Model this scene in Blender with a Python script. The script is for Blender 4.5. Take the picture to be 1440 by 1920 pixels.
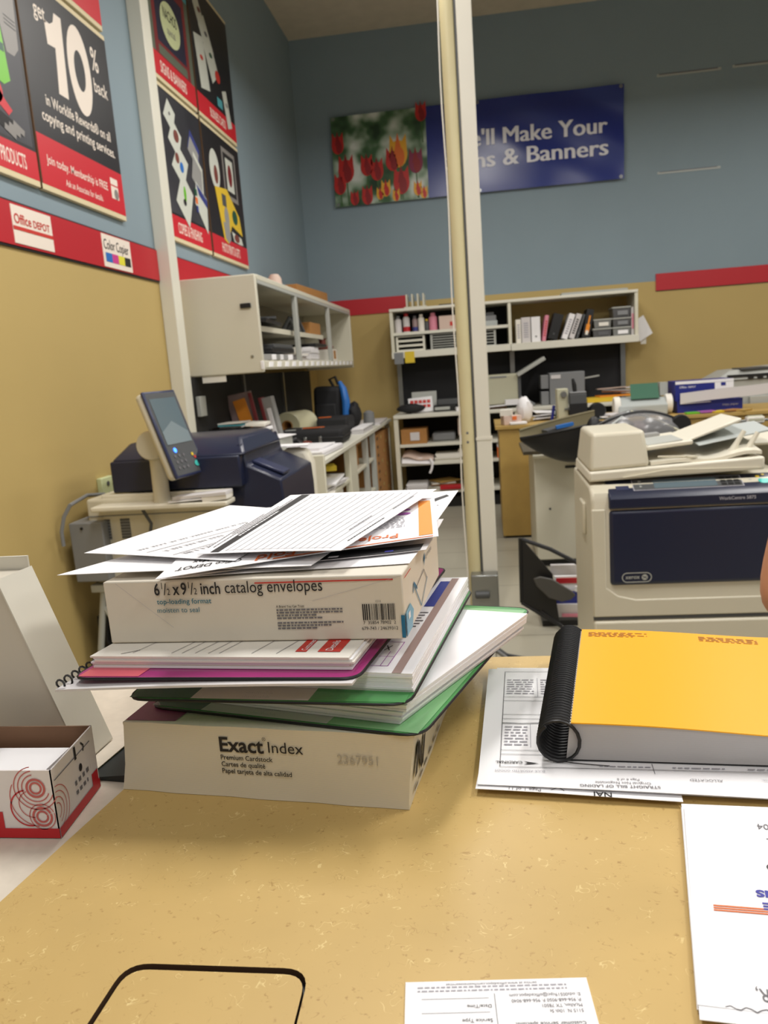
import bpy, bmesh, math, random
from mathutils import Vector as V, Matrix

random.seed(7)
for o in list(bpy.data.objects):
    bpy.data.objects.remove(o)
SC = bpy.context.scene
COL = SC.collection

# ------------------------------------------------------------------ camera
CAM_P, CAM_R, CAM_Y = 0.182598873, -0.0717555281, -0.136952854
fwd = V((math.sin(CAM_Y) * math.cos(CAM_P), math.cos(CAM_Y) * math.cos(CAM_P), -math.sin(CAM_P)))
r0 = V((math.cos(CAM_Y), -math.sin(CAM_Y), 0))
u0 = r0.cross(fwd)
rgt = r0 * math.cos(CAM_R) + u0 * math.sin(CAM_R)
upv = u0 * math.cos(CAM_R) - r0 * math.sin(CAM_R)
cd = bpy.data.cameras.new('camera')
cam = bpy.data.objects.new('camera', cd)
COL.objects.link(cam)
cam.matrix_world = Matrix(((rgt.x, upv.x, -fwd.x, 0), (rgt.y, upv.y, -fwd.y, 0), (rgt.z, upv.z, -fwd.z, 1.40), (0, 0, 0, 1)))
cd.sensor_fit = 'VERTICAL'
cd.sensor_height = 4.8
cd.sensor_width = 3.6
cd.lens = 1460.47 / 1920 * 4.8
cd.clip_start = 0.02
cd.dof.use_dof = True
cd.dof.focus_distance = 0.58
cd.dof.aperture_fstop = 2.2
SC.camera = cam

# ------------------------------------------------------------------ view, world, lights
SC.view_settings.view_transform = 'Standard'
SC.view_settings.look = 'None'
SC.view_settings.gamma = 1
SC.view_settings.use_curve_mapping = False
SC.view_settings.exposure = 0.30
W = bpy.data.worlds.new('world')
SC.world = W
W.use_nodes = True
W.node_tree.nodes['Background'].inputs[0].default_value = (1.0, 0.97, 0.94, 1)
W.node_tree.nodes['Background'].inputs[1].default_value = 0.20

def area(name, loc, sx, sy, power, col=(1, 0.965, 0.92), rot=(0, 0, 0)):
    l = bpy.data.lights.new(name, 'AREA')
    l.shape = 'RECTANGLE'
    l.size, l.size_y = sx, sy
    l.energy = power
    l.color = col
    o = bpy.data.objects.new(name, l)
    o.location = loc
    o.rotation_euler = rot
    COL.objects.link(o)
    return o
for (lx, ly, pw) in ((-0.4, 1.9, 46), (1.9, 1.9, 46), (-0.3, 4.6, 30), (2.0, 4.6, 30), (0.2, 6.2, 17), (3.0, 6.2, 17),
                     (0.3, -1.2, 20), (2.4, -1.2, 14), (4.2, 1.9, 24), (4.2, 4.6, 18)):
    area('fluorescent_tube_light', (lx, ly, 3.75), 0.35, 1.3, pw)

# ------------------------------------------------------------------ materials
def lin(c):
    c = c / 255
    return c / 12.92 if c <= 0.04045 else ((c + 0.055) / 1.055) ** 2.4
def rgb(t):
    return (lin(t[0]), lin(t[1]), lin(t[2]), 1)
MATS = {}
def mat(name, col=None, rough=0.5, var=0.0, vs=20.0, metal=0.0, trans=0.0, emit=0.0, bump=0.0, bs=60.0, alpha=1.0, spec=0.5, stripes=0):
    if name in MATS:
        return MATS[name]
    m = bpy.data.materials.new(name)
    m.use_nodes = True
    nt = m.node_tree
    b = nt.nodes['Principled BSDF']
    c = rgb(col)
    b.inputs['Base Color'].default_value = c
    b.inputs['Roughness'].default_value = rough
    b.inputs['Metallic'].default_value = metal
    b.inputs['Transmission Weight'].default_value = trans
    b.inputs['Alpha'].default_value = alpha
    b.inputs['Specular IOR Level'].default_value = spec
    if emit:
        b.inputs['Emission Color'].default_value = c
        b.inputs['Emission Strength'].default_value = emit
    tc = nt.nodes.new('ShaderNodeTexCoord')
    if var:
        n = nt.nodes.new('ShaderNodeTexNoise')
        n.inputs['Scale'].default_value = vs
        n.inputs['Detail'].default_value = 4
        nt.links.new(tc.outputs['Object'], n.inputs['Vector'])
        r = nt.nodes.new('ShaderNodeValToRGB')
        r.color_ramp.elements[0].position = 0.3
        r.color_ramp.elements[1].position = 0.7
        r.color_ramp.elements[0].color = tuple(x * (1 - var) for x in c[:3]) + (1,)
        r.color_ramp.elements[1].color = tuple(min(1, x * (1 + var)) for x in c[:3]) + (1,)
        nt.links.new(n.outputs['Fac'], r.inputs['Fac'])
        nt.links.new(r.outputs['Color'], b.inputs['Base Color'])
    if stripes:                      # fine sheet edges of a block of paper
        w = nt.nodes.new('ShaderNodeTexWave')
        w.bands_direction = 'Z'
        w.inputs['Scale'].default_value = stripes
        w.inputs['Distortion'].default_value = 1.2
        w.inputs['Detail'].default_value = 2
        nt.links.new(tc.outputs['Object'], w.inputs['Vector'])
        mx = nt.nodes.new('ShaderNodeMix')
        mx.data_type = 'RGBA'
        mx.inputs[6].default_value = c
        mx.inputs[7].default_value = tuple(x * 0.84 for x in c[:3]) + (1,)
        nt.links.new(w.outputs['Fac'], mx.inputs[0])
        nt.links.new(mx.outputs[2], b.inputs['Base Color'])
    if bump:
        n2 = nt.nodes.new('ShaderNodeTexNoise')
        n2.inputs['Scale'].default_value = bs
        n2.inputs['Detail'].default_value = 3
        nt.links.new(tc.outputs['Object'], n2.inputs['Vector'])
        bp = nt.nodes.new('ShaderNodeBump')
        bp.inputs['Strength'].default_value = bump
        bp.inputs['Distance'].default_value = 0.005
        nt.links.new(n2.outputs['Fac'], bp.inputs['Height'])
        nt.links.new(bp.outputs['Normal'], b.inputs['Normal'])
    MATS[name] = m
    return m

def fibre_mat(name, base, dark, light):
    m = bpy.data.materials.new(name)
    m.use_nodes = True
    nt = m.node_tree
    b = nt.nodes['Principled BSDF']
    b.inputs['Roughness'].default_value = 0.42
    b.inputs['Specular IOR Level'].default_value = 0.35
    tc = nt.nodes.new('ShaderNodeTexCoord')
    def noise(scale, detail, dist, off):
        mp = nt.nodes.new('ShaderNodeMapping')
        mp.inputs['Location'].default_value = off
        nt.links.new(tc.outputs['Object'], mp.inputs['Vector'])
        n = nt.nodes.new('ShaderNodeTexNoise')
        n.inputs['Scale'].default_value = scale
        n.inputs['Detail'].default_value = detail
        n.inputs['Distortion'].default_value = dist
        nt.links.new(mp.outputs['Vector'], n.inputs['Vector'])
        return n.outputs['Fac']
    def ramp(src, pts):
        r = nt.nodes.new('ShaderNodeValToRGB')
        e = r.color_ramp.elements
        while len(e) < len(pts):
            e.new(0.5)
        for i, (p, v) in enumerate(pts):
            e[i].position = p
            e[i].color = (v, v, v, 1)
        nt.links.new(src, r.inputs['Fac'])
        return r.outputs['Color']
    def mul(a, c):
        x = nt.nodes.new('ShaderNodeMath')
        x.operation = 'MULTIPLY'
        nt.links.new(a, x.inputs[0])
        nt.links.new(c, x.inputs[1])
        return x.outputs[0]
    def mix(fac, ca, cb):
        x = nt.nodes.new('ShaderNodeMix')
        x.data_type = 'RGBA'
        nt.links.new(fac, x.inputs[0])
        for k, c in ((6, ca), (7, cb)):
            if isinstance(c, tuple):
                x.inputs[k].default_value = c
            else:
                nt.links.new(c, x.inputs[k])
        return x.outputs[2]
    bb = rgb(base)
    c0 = mix(ramp(noise(9, 5, 0.4, (0, 0, 0)), [(0.3, 0), (0.7, 1)]), tuple(x * 0.93 for x in bb[:3]) + (1,), tuple(x * 1.05 for x in bb[:3]) + (1,))
    # thin curved strands: narrow band of a distorted noise, shown only in sparse patches
    s1 = mul(ramp(noise(95, 1, 1.2, (3, 1, 0)), [(0.485, 0), (0.5, .75), (0.515, 0)]), ramp(noise(85, 1, 0, (9, 4, 2)), [(0.585, 0), (0.63, 1)]))
    s2 = mul(ramp(noise(120, 1, 1.2, (7, 5, 0)), [(0.485, 0), (0.5, .6), (0.515, 0)]), ramp(noise(100, 1, 0, (1, 8, 2)), [(0.60, 0), (0.64, 1)]))
    c1 = mix(s1, c0, rgb(light))
    c2 = mix(s2, c1, rgb(dark))
    c3 = mix(ramp(noise(260, 2, 0, (2, 2, 2)), [(0.66, 0), (0.78, 0.6)]), c2, rgb(dark))
    nt.links.new(c3, b.inputs['Base Color'])
    MATS[name] = m
    return m

def tile_mat(name, base, grout):
    m = bpy.data.materials.new(name)
    m.use_nodes = True
    nt = m.node_tree
    b = nt.nodes['Principled BSDF']
    b.inputs['Roughness'].default_value = 0.3
    tc = nt.nodes.new('ShaderNodeTexCoord')
    br = nt.nodes.new('ShaderNodeTexBrick')
    br.offset = 0
    br.inputs['Color1'].default_value = rgb(base)
    br.inputs['Color2'].default_value = rgb(tuple(x - 5 for x in base))
    br.inputs['Mortar'].default_value = rgb(grout)
    br.inputs['Scale'].default_value = 1.0
    br.inputs['Brick Width'].default_value = 0.46
    br.inputs['Row Height'].default_value = 0.46
    br.inputs['Mortar Size'].default_value = 0.004
    nt.links.new(tc.outputs['Object'], br.inputs['Vector'])
    nt.links.new(br.outputs['Color'], b.inputs['Base Color'])
    MATS[name] = m
    return m

def ramp_mat(name, axis, stops, rough=0.5, scale=None, spec=0.4):
    """printed picture ground: soft colour patches from a noise"""
    m = bpy.data.materials.new(name)
    m.use_nodes = True
    nt = m.node_tree
    b = nt.nodes['Principled BSDF']
    b.inputs['Roughness'].default_value = rough
    b.inputs['Specular IOR Level'].default_value = spec
    tc = nt.nodes.new('ShaderNodeTexCoord')
    n = nt.nodes.new('ShaderNodeTexNoise')
    n.inputs['Scale'].default_value = scale or 3
    n.inputs['Detail'].default_value = 2
    nt.links.new(tc.outputs['Object'], n.inputs['Vector'])
    r = nt.nodes.new('ShaderNodeValToRGB')
    e = r.color_ramp.elements
    while len(e) < len(stops):
        e.new(0.5)
    for i, (p, c) in enumerate(stops):
        e[i].position = p
        e[i].color = rgb(c)
    nt.links.new(n.outputs['Fac'], r.inputs['Fac'])
    nt.links.new(r.outputs['Color'], b.inputs['Base Color'])
    MATS[name] = m
    return m

M = MATS
mat('paper', (243, 242, 244), 0.65, spec=0.25)
mat('paper_warm', (236, 232, 222), 0.65, spec=0.25)
mat('paper_grey', (214, 210, 210), 0.65, spec=0.25)
mat('paper_edge', (232, 230, 232), 0.7, spec=0.2, stripes=420)
mat('ink', (30, 28, 30), 0.6)
mat('ink_grey', (110, 108, 112), 0.6)
mat('ink_pale', (172, 170, 178), 0.6)
mat('ink_mid', (146, 146, 152), 0.6)
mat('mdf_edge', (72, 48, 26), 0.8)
mat('ink_teal', (40, 110, 130), 0.6)
mat('ink_orange', (226, 112, 45), 0.55)
mat('bar_orange', (240, 150, 40), 0.55)
mat('ink_red', (200, 50, 40), 0.55)
mat('ink_blue', (60, 60, 160), 0.55)
mat('ink_purple', (165, 90, 170), 0.55)
mat('red', (186, 28, 40), 0.45)
mat('poster_red', (205, 32, 46), 0.42)
mat('poster_black', (30, 28, 31), 0.4)
mat('poster_white', (240, 228, 215), 0.5)
mat('board_edge', (222, 208, 170), 0.6)
mat('board_brown', (92, 66, 40), 0.7)
mat('white_metal', (222, 219, 200), 0.4, var=0.03)
mat('shelf_white', (226, 224, 210), 0.4)
mat('cream', (208, 202, 182), 0.38, var=0.015, vs=6)
mat('cream_light', (226, 221, 204), 0.36)
mat('navy', (30, 36, 60), 0.3)
mat('navy_light', (48, 54, 84), 0.3)
mat('black', (20, 20, 22), 0.45)
mat('black_soft', (28, 28, 31), 0.75, bump=0.3, bs=300)
mat('dark_board', (32, 31, 30), 0.85)
mat('grey', (128, 130, 132), 0.45)
mat('grey_dark', (78, 80, 82), 0.5)
mat('grey_light', (176, 178, 172), 0.45)
mat('steel', (150, 152, 150), 0.3, metal=0.8)
mat('screen', (96, 112, 120), 0.15)
mat('teal_button', (70, 190, 180), 0.4)
mat('yellow', (225, 195, 50), 0.5)
mat('cardboard', (172, 122, 66), 0.8, var=0.06, vs=30)
mat('tan_wood', (184, 152, 84), 0.5, var=0.05, vs=12)
mat('pink', (222, 140, 160), 0.6)
mat('blue', (40, 110, 190), 0.5)
mat('box_blue', (30, 40, 130), 0.45)
mat('green_dark', (30, 84, 60), 0.4)
mat('clear', (235, 240, 240), 0.12, trans=1.0)
# ------------------------------------------------------------------ mesh helpers
GLYPH = {}
def glyphs(s, bold):
    k = (s, bold)
    if k not in GLYPH:
        c = bpy.data.curves.new('t', 'FONT')
        c.body = s
        c.size = 1
        c.offset = bold
        c.resolution_u = 3
        o = bpy.data.objects.new('t', c)
        COL.objects.link(o)
        me = o.to_mesh()
        vs = [(v.co.x, v.co.y) for v in me.vertices]
        fs = [tuple(p.vertices) for p in me.polygons]
        o.to_mesh_clear()
        bpy.data.objects.remove(o)
        bpy.data.curves.remove(c)
        xs = [v[0] for v in vs] or [0]
        GLYPH[k] = (vs, fs, min(xs), max(xs))
    return GLYPH[k]

def plane(o, u, v, lift=0.0004):
    """surface map: (x, y, layer) in metres along u and v -> world"""
    o, u, v = V(o), V(u).normalized(), V(v).normalized()
    n = u.cross(v).normalized()
    return lambda x, y, l=0: o + u * x + v * y + n * (lift * l)

class MB:
    def __init__(s):
        s.v, s.f, s.m, s.mats = [], [], [], []
    def mi(s, m):
        if m not in s.mats:
            s.mats.append(m)
        return s.mats.index(m)
    def add(s, vs, fs, m):
        k, b = s.mi(m), len(s.v)
        s.v += [V(p) for p in vs]
        for f in fs:
            s.f.append(tuple(i + b for i in f))
            s.m.append(k)
        return s
    def hexa(s, p, m):
        """8 points: bottom ring 0-3 counter-clockwise, top ring 4-7"""
        return s.add(p, [(3, 2, 1, 0), (4, 5, 6, 7), (0, 1, 5, 4), (1, 2, 6, 5), (2, 3, 7, 6), (3, 0, 4, 7)], m)
    def box(s, x0, x1, y0, y1, z0, z1, m):
        return s.hexa([(x0, y0, z0), (x1, y0, z0), (x1, y1, z0), (x0, y1, z0), (x0, y0, z1), (x1, y0, z1), (x1, y1, z1), (x0, y1, z1)], m)
    def rbox(s, c, d, m, rz=0, rx=0, ry=0):
        R = Matrix.Rotation(rz, 3, 'Z') @ Matrix.Rotation(ry, 3, 'Y') @ Matrix.Rotation(rx, 3, 'X')
        a, b, e = d[0] / 2, d[1] / 2, d[2] / 2
        pts = [(-a, -b, -e), (a, -b, -e), (a, b, -e), (-a, b, -e), (-a, -b, e), (a, -b, e), (a, b, e), (-a, b, e)]
        return s.hexa([V(c) + R @ V(p) for p in pts], m)
    def prism(s, pts, ax, a0, a1, m):
        """extrude a 2-D outline along axis ax ('x','y','z') from a0 to a1"""
        def q(p, t):
            return {'x': (t, p[0], p[1]), 'y': (p[0], t, p[1]), 'z': (p[0], p[1], t)}[ax]
        n = len(pts)
        vs = [q(p, a0) for p in pts] + [q(p, a1) for p in pts]
        fs = [tuple(range(n))[::-1], tuple(range(n, 2 * n))] + [(i, (i + 1) % n, n + (i + 1) % n, n + i) for i in range(n)]
        return s.add(vs, fs, m)
    def quadslab(s, c, t, m, dz=None):
        """slab under four corner points, thickness t downwards"""
        c = [V(p) for p in c]
        d = V((0, 0, -t))
        return s.hexa([p + d for p in c] + c, m)
    def tube(s, pts, r, m, n=8, closed=False):
        pts = [V(p) for p in pts]
        k = len(pts)
        vs, fs = [], []
        up = None
        for i, p in enumerate(pts):
            if closed:
                t = pts[(i + 1) % k] - pts[i - 1]
            else:
                t = pts[min(i + 1, k - 1)] - pts[max(i - 1, 0)]
            t.normalize()
            if up is None:
                up = t.orthogonal().normalized()
            up = (up - t * up.dot(t))
            up = up.normalized() if up.length > 1e-6 else t.orthogonal().normalized()
            w = t.cross(up)
            rr = r[i] if isinstance(r, (list, tuple)) else r
            for j in range(n):
                a = 2 * math.pi * j / n
                vs.append(p + (up * math.cos(a) + w * math.sin(a)) * rr)
        for i in range(k if closed else k - 1):
            i2 = (i + 1) % k
            for j in range(n):
                j2 = (j + 1) % n
                fs.append((i * n + j, i * n + j2, i2 * n + j2, i2 * n + j))
        if not closed:
            fs += [tuple(range(n))[::-1], tuple(range((k - 1) * n, k * n))]
        return s.add(vs, fs, m)
    def cyl(s, a, b, r, m, n=20, r2=None):
        return s.tube([a, b], [r, r if r2 is None else r2], m, n)
    def lathe(s, prof, c, m, n=24, ax='z'):
        vs, fs = [], []
        for (r, h) in prof:
            for j in range(n):
                a = 2 * math.pi * j / n
                p = (r * math.cos(a), r * math.sin(a), h)
                if ax == 'x':
                    p = (h, p[0], p[1])
                elif ax == 'y':
                    p = (p[0], h, p[1])
                vs.append(V(c) + V(p))
        for i in range(len(prof) - 1):
            for j in range(n):
                j2 = (j + 1) % n
                fs.append((i * n + j, i * n + j2, (i + 1) * n + j2, (i + 1) * n + j))
        return s.add(vs, fs, m)
    def grid(s, fn, nu, nv, m, t=0.0):
        """surface fn(u,v), u and v in 0..1; with t a closed slab t thick (downwards)"""
        W2 = nv + 1
        top = [V(fn(i / nu, j / nv)) for i in range(nu + 1) for j in range(nv + 1)]
        fs = [(i * W2 + j, (i + 1) * W2 + j, (i + 1) * W2 + j + 1, i * W2 + j + 1) for i in range(nu) for j in range(nv)]
        if not t:
            return s.add(top, fs, m)
        N = len(top)
        bot = [p - V((0, 0, t)) for p in top]
        fs += [tuple(N + i for i in f)[::-1] for f in fs]
        for i in range(nu):
            for j in (0, nv):
                a, b = i * W2 + j, (i + 1) * W2 + j
                fs.append((a, a + N, b + N, b) if j == 0 else (b, b + N, a + N, a))
        for j in range(nv):
            for i in (0, nu):
                a, b = i * W2 + j, i * W2 + j + 1
                fs.append((b, b + N, a + N, a) if i == 0 else (a, a + N, b + N, b))
        return s.add(top + bot, fs, m)
    # printing on a surface map
    def text(s, t, fn, size, m, x=0, y=0, al='L', sx=1.0, bold=0.0, l=1):
        vs, fs, a, b = glyphs(t, bold)
        k = size * sx
        off = {'L': a, 'C': (a + b) / 2, 'R': b}[al]
        return s.add([fn(x + (p[0] - off) * k, y + p[1] * size, l) for p in vs], fs, m)
    def rect(s, fn, x0, y0, x1, y1, m, l=1, n=1, k=1):
        vs = [fn(x0 + (x1 - x0) * i / n, y0 + (y1 - y0) * j / k, l) for i in range(n + 1) for j in range(k + 1)]
        W2 = k + 1
        return s.add(vs, [(i * W2 + j, (i + 1) * W2 + j, (i + 1) * W2 + j + 1, i * W2 + j + 1) for i in range(n) for j in range(k)], m)
    def poly(s, fn, pts, m, l=1):
        return s.add([fn(p[0], p[1], l) for p in pts], [tuple(range(len(pts)))], m)
    def disc(s, fn, cx, cy, rx, ry, m, l=1, n=28, rot=0.0):
        c, d = math.cos(rot), math.sin(rot)
        pts = []
        for i in range(n):
            a = 2 * math.pi * i / n
            px, py = rx * math.cos(a), ry * math.sin(a)
            pts.append((cx + px * c - py * d, cy + px * d + py * c))
        return s.poly(fn, pts, m, l)
    def ring(s, fn, cx, cy, r, w, m, a0=0.0, a1=6.2832, l=1, n=30, ky=1.0):
        vs, fs = [], []
        for i in range(n + 1):
            a = a0 + (a1 - a0) * i / n
            for q in (r - w / 2, r + w / 2):
                vs.append(fn(cx + q * math.cos(a), cy + q * ky * math.sin(a), l))
        for i in range(n):
            fs.append((2 * i, 2 * i + 1, 2 * i + 3, 2 * i + 2))
        return s.add(vs, fs, m)
    def stroke(s, fn, pts, w, m, l=1):
        for (x0, y0), (x1, y1) in zip(pts, pts[1:]):
            dx, dy = x1 - x0, y1 - y0
            q = math.hypot(dx, dy) or 1
            nx, ny = -dy / q * w / 2, dx / q * w / 2
            s.poly(fn, [(x0 + nx, y0 + ny), (x0 - nx, y0 - ny), (x1 - nx, y1 - ny), (x1 + nx, y1 + ny)], m, l)
        return s
    def build(s, name, parent=None, bevel=0.0, seg=2, smooth=35, label=None, kind=None, mods=None):
        if parent is not None:
            inv = parent.matrix_basis.inverted()
            if parent.parent is not None:
                inv = inv @ parent.parent.matrix_basis.inverted()
            vs = [inv @ p for p in s.v]
            o0 = V((0, 0, 0))
            if parent.type == 'EMPTY':
                pass
        else:
            xs = [p.x for p in s.v]; ys = [p.y for p in s.v]; zs = [p.z for p in s.v]
            o0 = V(((min(xs) + max(xs)) / 2, (min(ys) + max(ys)) / 2, min(zs)))
            vs = [p - o0 for p in s.v]
        me = bpy.data.meshes.new(name)
        me.from_pydata(vs, [], s.f)
        for m in s.mats:
            me.materials.append(MATS[m])
        me.polygons.foreach_set('material_index', s.m)
        me.update()
        if smooth:
            me.shade_smooth()
            me.set_sharp_from_angle(angle=math.radians(smooth))
        o = bpy.data.objects.new(name, me)
        COL.objects.link(o)
        o.location = o0
        if parent is not None:
            o.parent = parent
        if bevel:
            b = o.modifiers.new('bevel', 'BEVEL')
            b.width = bevel
            b.segments = seg
            b.limit_method = 'ANGLE'
            b.angle_limit = math.radians(40)
        if label:
            o['label'] = label
        if kind:
            o['kind'] = kind
        return o

def thing(name, label, cat, loc=(0, 0, 0), rz=0.0, group=None):
    o = bpy.data.objects.new(name, None)
    o.empty_display_size = 0.05
    o.location = loc
    o.rotation_euler = (0, 0, rz)
    o.matrix_basis = Matrix.LocRotScale(V(loc), Matrix.Rotation(rz, 3, 'Z').to_quaternion(), None)
    COL.objects.link(o)
    return tag(o, label, cat, group)

def tag(o, label, cat, group=None):
    o['label'] = label
    o['category'] = cat
    if group:
        o['group'] = group
    return o

def one(mb, name, label, cat, group=None, **k):
    return tag(mb.build(name, **k), label, cat, group)

def quadmap(p00, p10, p11, p01, w, h, lift=0.0004, sag=0.0, wave=0.0):
    """sheet map over four corners; x in 0..w, y in 0..h"""
    a, b, c, d = V(p00), V(p10), V(p11), V(p01)
    def fn(x, y, l=0):
        u, v = x / w, y / h
        p = (a * (1 - u) + b * u) * (1 - v) + (d * (1 - u) + c * u) * v
        z = -sag * math.sin(math.pi * min(max(u, 0), 1)) + wave * math.sin(5.1 * u + 1.3 * v)
        return p + V((0, 0, z + lift * l))
    return fn

def blob(c, r, m, nu=14, nv=9, jit=0.0, mb=None):
    mb = mb or MB()
    rnd = random.Random(int(abs(c[0]) * 1e4) + 3)
    vs, fs = [], []
    for i in range(nv + 1):
        th = math.pi * i / nv
        for j in range(nu):
            a = 2 * math.pi * j / nu
            k = 1 + rnd.uniform(-jit, jit)
            vs.append((c[0] + r[0] * k * math.sin(th) * math.cos(a), c[1] + r[1] * k * math.sin(th) * math.sin(a), c[2] + r[2] * k * math.cos(th)))
    for i in range(nv):
        for j in range(nu):
            j2 = (j + 1) % nu
            fs.append((i * nu + j, (i + 1) * nu + j, (i + 1) * nu + j2, i * nu + j2))
    return mb.add(vs, fs, m)

def pages(mb, corners, z0, z1, n, jit, m, top='paper', seed=1):
    """a block of n paper leaves between z0 and z1 over four corners (x, y), edges a little uneven"""
    rnd = random.Random(seed)
    t = (z1 - z0) / n
    for k in range(n):
        dx, dy = rnd.uniform(-jit, jit), rnd.uniform(-jit, jit)
        z = z0 + k * t
        lo = [(x + dx, y + dy, z) for x, y in corners]
        hi = [(x + dx, y + dy, z + t * 0.94) for x, y in corners]
        mb.hexa(lo + hi, top if k == n - 1 else m)
    return mb

# ------------------------------------------------------------------ room
fibre_mat('mdf', (200, 169, 106), (150, 112, 56), (234, 212, 150))
tile_mat('floor_tile', (178, 174, 158), (120, 114, 100))
mat('wall_tan', (188, 164, 104), 0.7, var=0.02, vs=2, bump=0.05, bs=80)
mat('wall_blue', (134, 152, 162), 0.7, var=0.02, vs=2, bump=0.05, bs=80)
mat('ceiling_paint', (206, 196, 176), 0.8, var=0.05, vs=8)
def struct(mb, name, **k):
    o = mb.build(name, **k)
    o['kind'] = 'structure'
    return o
struct(MB().box(-1.9, 6.5, -2.5, 8.4, -0.1, 0, 'floor_tile'), 'floor', smooth=0)
struct(MB().box(-1.9, 6.5, 2.4, 8.4, 4.63, 4.73, 'ceiling_paint'), 'ceiling', smooth=0)
mb = MB().box(-1.9, -1.75, -2.5, 8.25, 0, 1.96, 'wall_tan').box(-1.9, -1.75, -2.5, 8.25, 1.96, 4.63, 'wall_blue')
struct(mb, 'wall_left', smooth=0)
mb = MB().box(-1.9, 6.5, 8.25, 8.4, 0, 2.05, 'wall_tan').box(-1.9, 6.5, 8.25, 8.4, 2.05, 4.63, 'wall_blue')
struct(mb, 'wall_back', smooth=0)
struct(MB().box(6.5, 6.6, -2.5, 8.4, 0, 2.05, 'wall_tan').box(6.5, 6.6, -2.5, 8.4, 2.05, 4.63, 'wall_blue'), 'wall_right', smooth=0)
# red bands with a thin dark edge
mb = MB().box(-1.75, -1.738, -2.0, 4.27, 1.957, 2.117, 'red').box(-1.75, -1.742, -2.0, 4.27, 2.117, 2.124, 'black').box(-1.75, -1.742, -2.0, 4.27, 1.948, 1.957, 'black')
mb.box(-1.75, -1.738, 4.39, 8.24, 1.957, 2.117, 'red').box(-1.75, -1.742, 4.39, 8.24, 2.117, 2.123, 'black')
struct(mb, 'trim_1', smooth=0)
struct(MB().box(-1.738, -0.73, 8.238, 8.25, 1.957, 2.115, 'red'), 'trim_2', smooth=0)
struct(MB().box(1.727, 6.4, 8.238, 8.25, 1.957, 2.118, 'red').box(1.727, 6.4, 8.24, 8.25, 1.952, 1.957, 'black'), 'trim_3', smooth=0)
# white column on the left wall
struct(MB().box(-1.75, -1.672, 4.275, 4.39, 0, 4.63, 'shelf_white'), 'column_left', bevel=0.004, smooth=35)
# strips of old tape on the back wall
mat('tape', (176, 182, 180), 0.5)
for nm, (x0, x1, z0, z1), lb in (('tape_strip', (1.75, 2.33, 3.905, 3.93), 'long pale tape strip on the blue wall, level with the banner top'),
                                 ('tape_strip', (2.43, 3.1, 3.91, 3.935), 'pale tape strip high on the wall, cut by the right photo edge'),
                                 ('tape_strip', (1.75, 2.33, 3.04, 3.062), 'pale tape strip on the blue wall, right of the banner foot')):
    one(MB().box(x0, x1, 8.246, 8.2498, z0, z1, 'tape').box(x0 + .02, x1 - .03, 8.2455, 8.246, z0 + .016, z1, 'ink_grey'), nm, lb, 'tape', group='tape strips on the back wall', smooth=0)
# pole: round cream pipe with a cord beside a white square post
mat('pole_cream', (214, 203, 160), 0.45, var=0.03, vs=5)
mat('post_white', (226, 222, 208), 0.4, var=0.02, vs=4)
pl = thing('ceiling_pole', 'tall cream round pipe running floor to ceiling beside the white square post', 'pole', (-0.098, 4.30, 0))
mb = MB().cyl((-0.098, 4.30, 0.02), (-0.098, 4.30, 4.63), 0.036, 'pole_cream', 24)
mb.build('pipe', pl)
MB().lathe([(0.0, 0.02), (0.058, 0.02), (0.058, 0.0), (0.0, 0.0)], (-0.098, 4.30, 0), 'steel').build('base_collar', pl)
pts = [(-0.142 + 0.004 * math.sin(i * 0.9), 4.285, 4.6 - i * 0.15) for i in range(31)]
MB().tube(pts, 0.004, 'paper_warm', 6).build('cord', pl)
for z in (1.02, 0.97):
    MB().lathe([(0, -0.0375), (0.007, -0.037), (0.007, -0.03)], (-0.1, 4.30, z), 'ink_grey', 10, ax='y').build('screw', pl)
p2 = thing('square_post', 'white square metal post standing right against the cream pipe', 'post', (-0.014, 4.31, 0))
MB().box(-0.052, 0.03, 4.28, 4.36, 0, 0.98, 'post_white').box(-0.052, 0.026, 4.28, 4.36, 0.98, 4.63, 'post_white').build('shaft', p2, bevel=0.004)
MB().box(-0.062, -0.050, 4.285, 4.35, 0.02, 4.63, 'grey_dark').build('slotted_channel', p2)
MB().box(-0.055, 0.034, 4.276, 4.364, 0.975, 0.99, 'post_white').build('joint_band', p2)
MB().box(-0.12, 0.03, 4.18, 4.27, 0.0, 0.24, 'steel').cyl((-0.1, 4.175, 0.13), (-0.02, 4.175, 0.13), 0.02, 'grey_dark').build('foot_bracket', p2, bevel=0.006)
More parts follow.
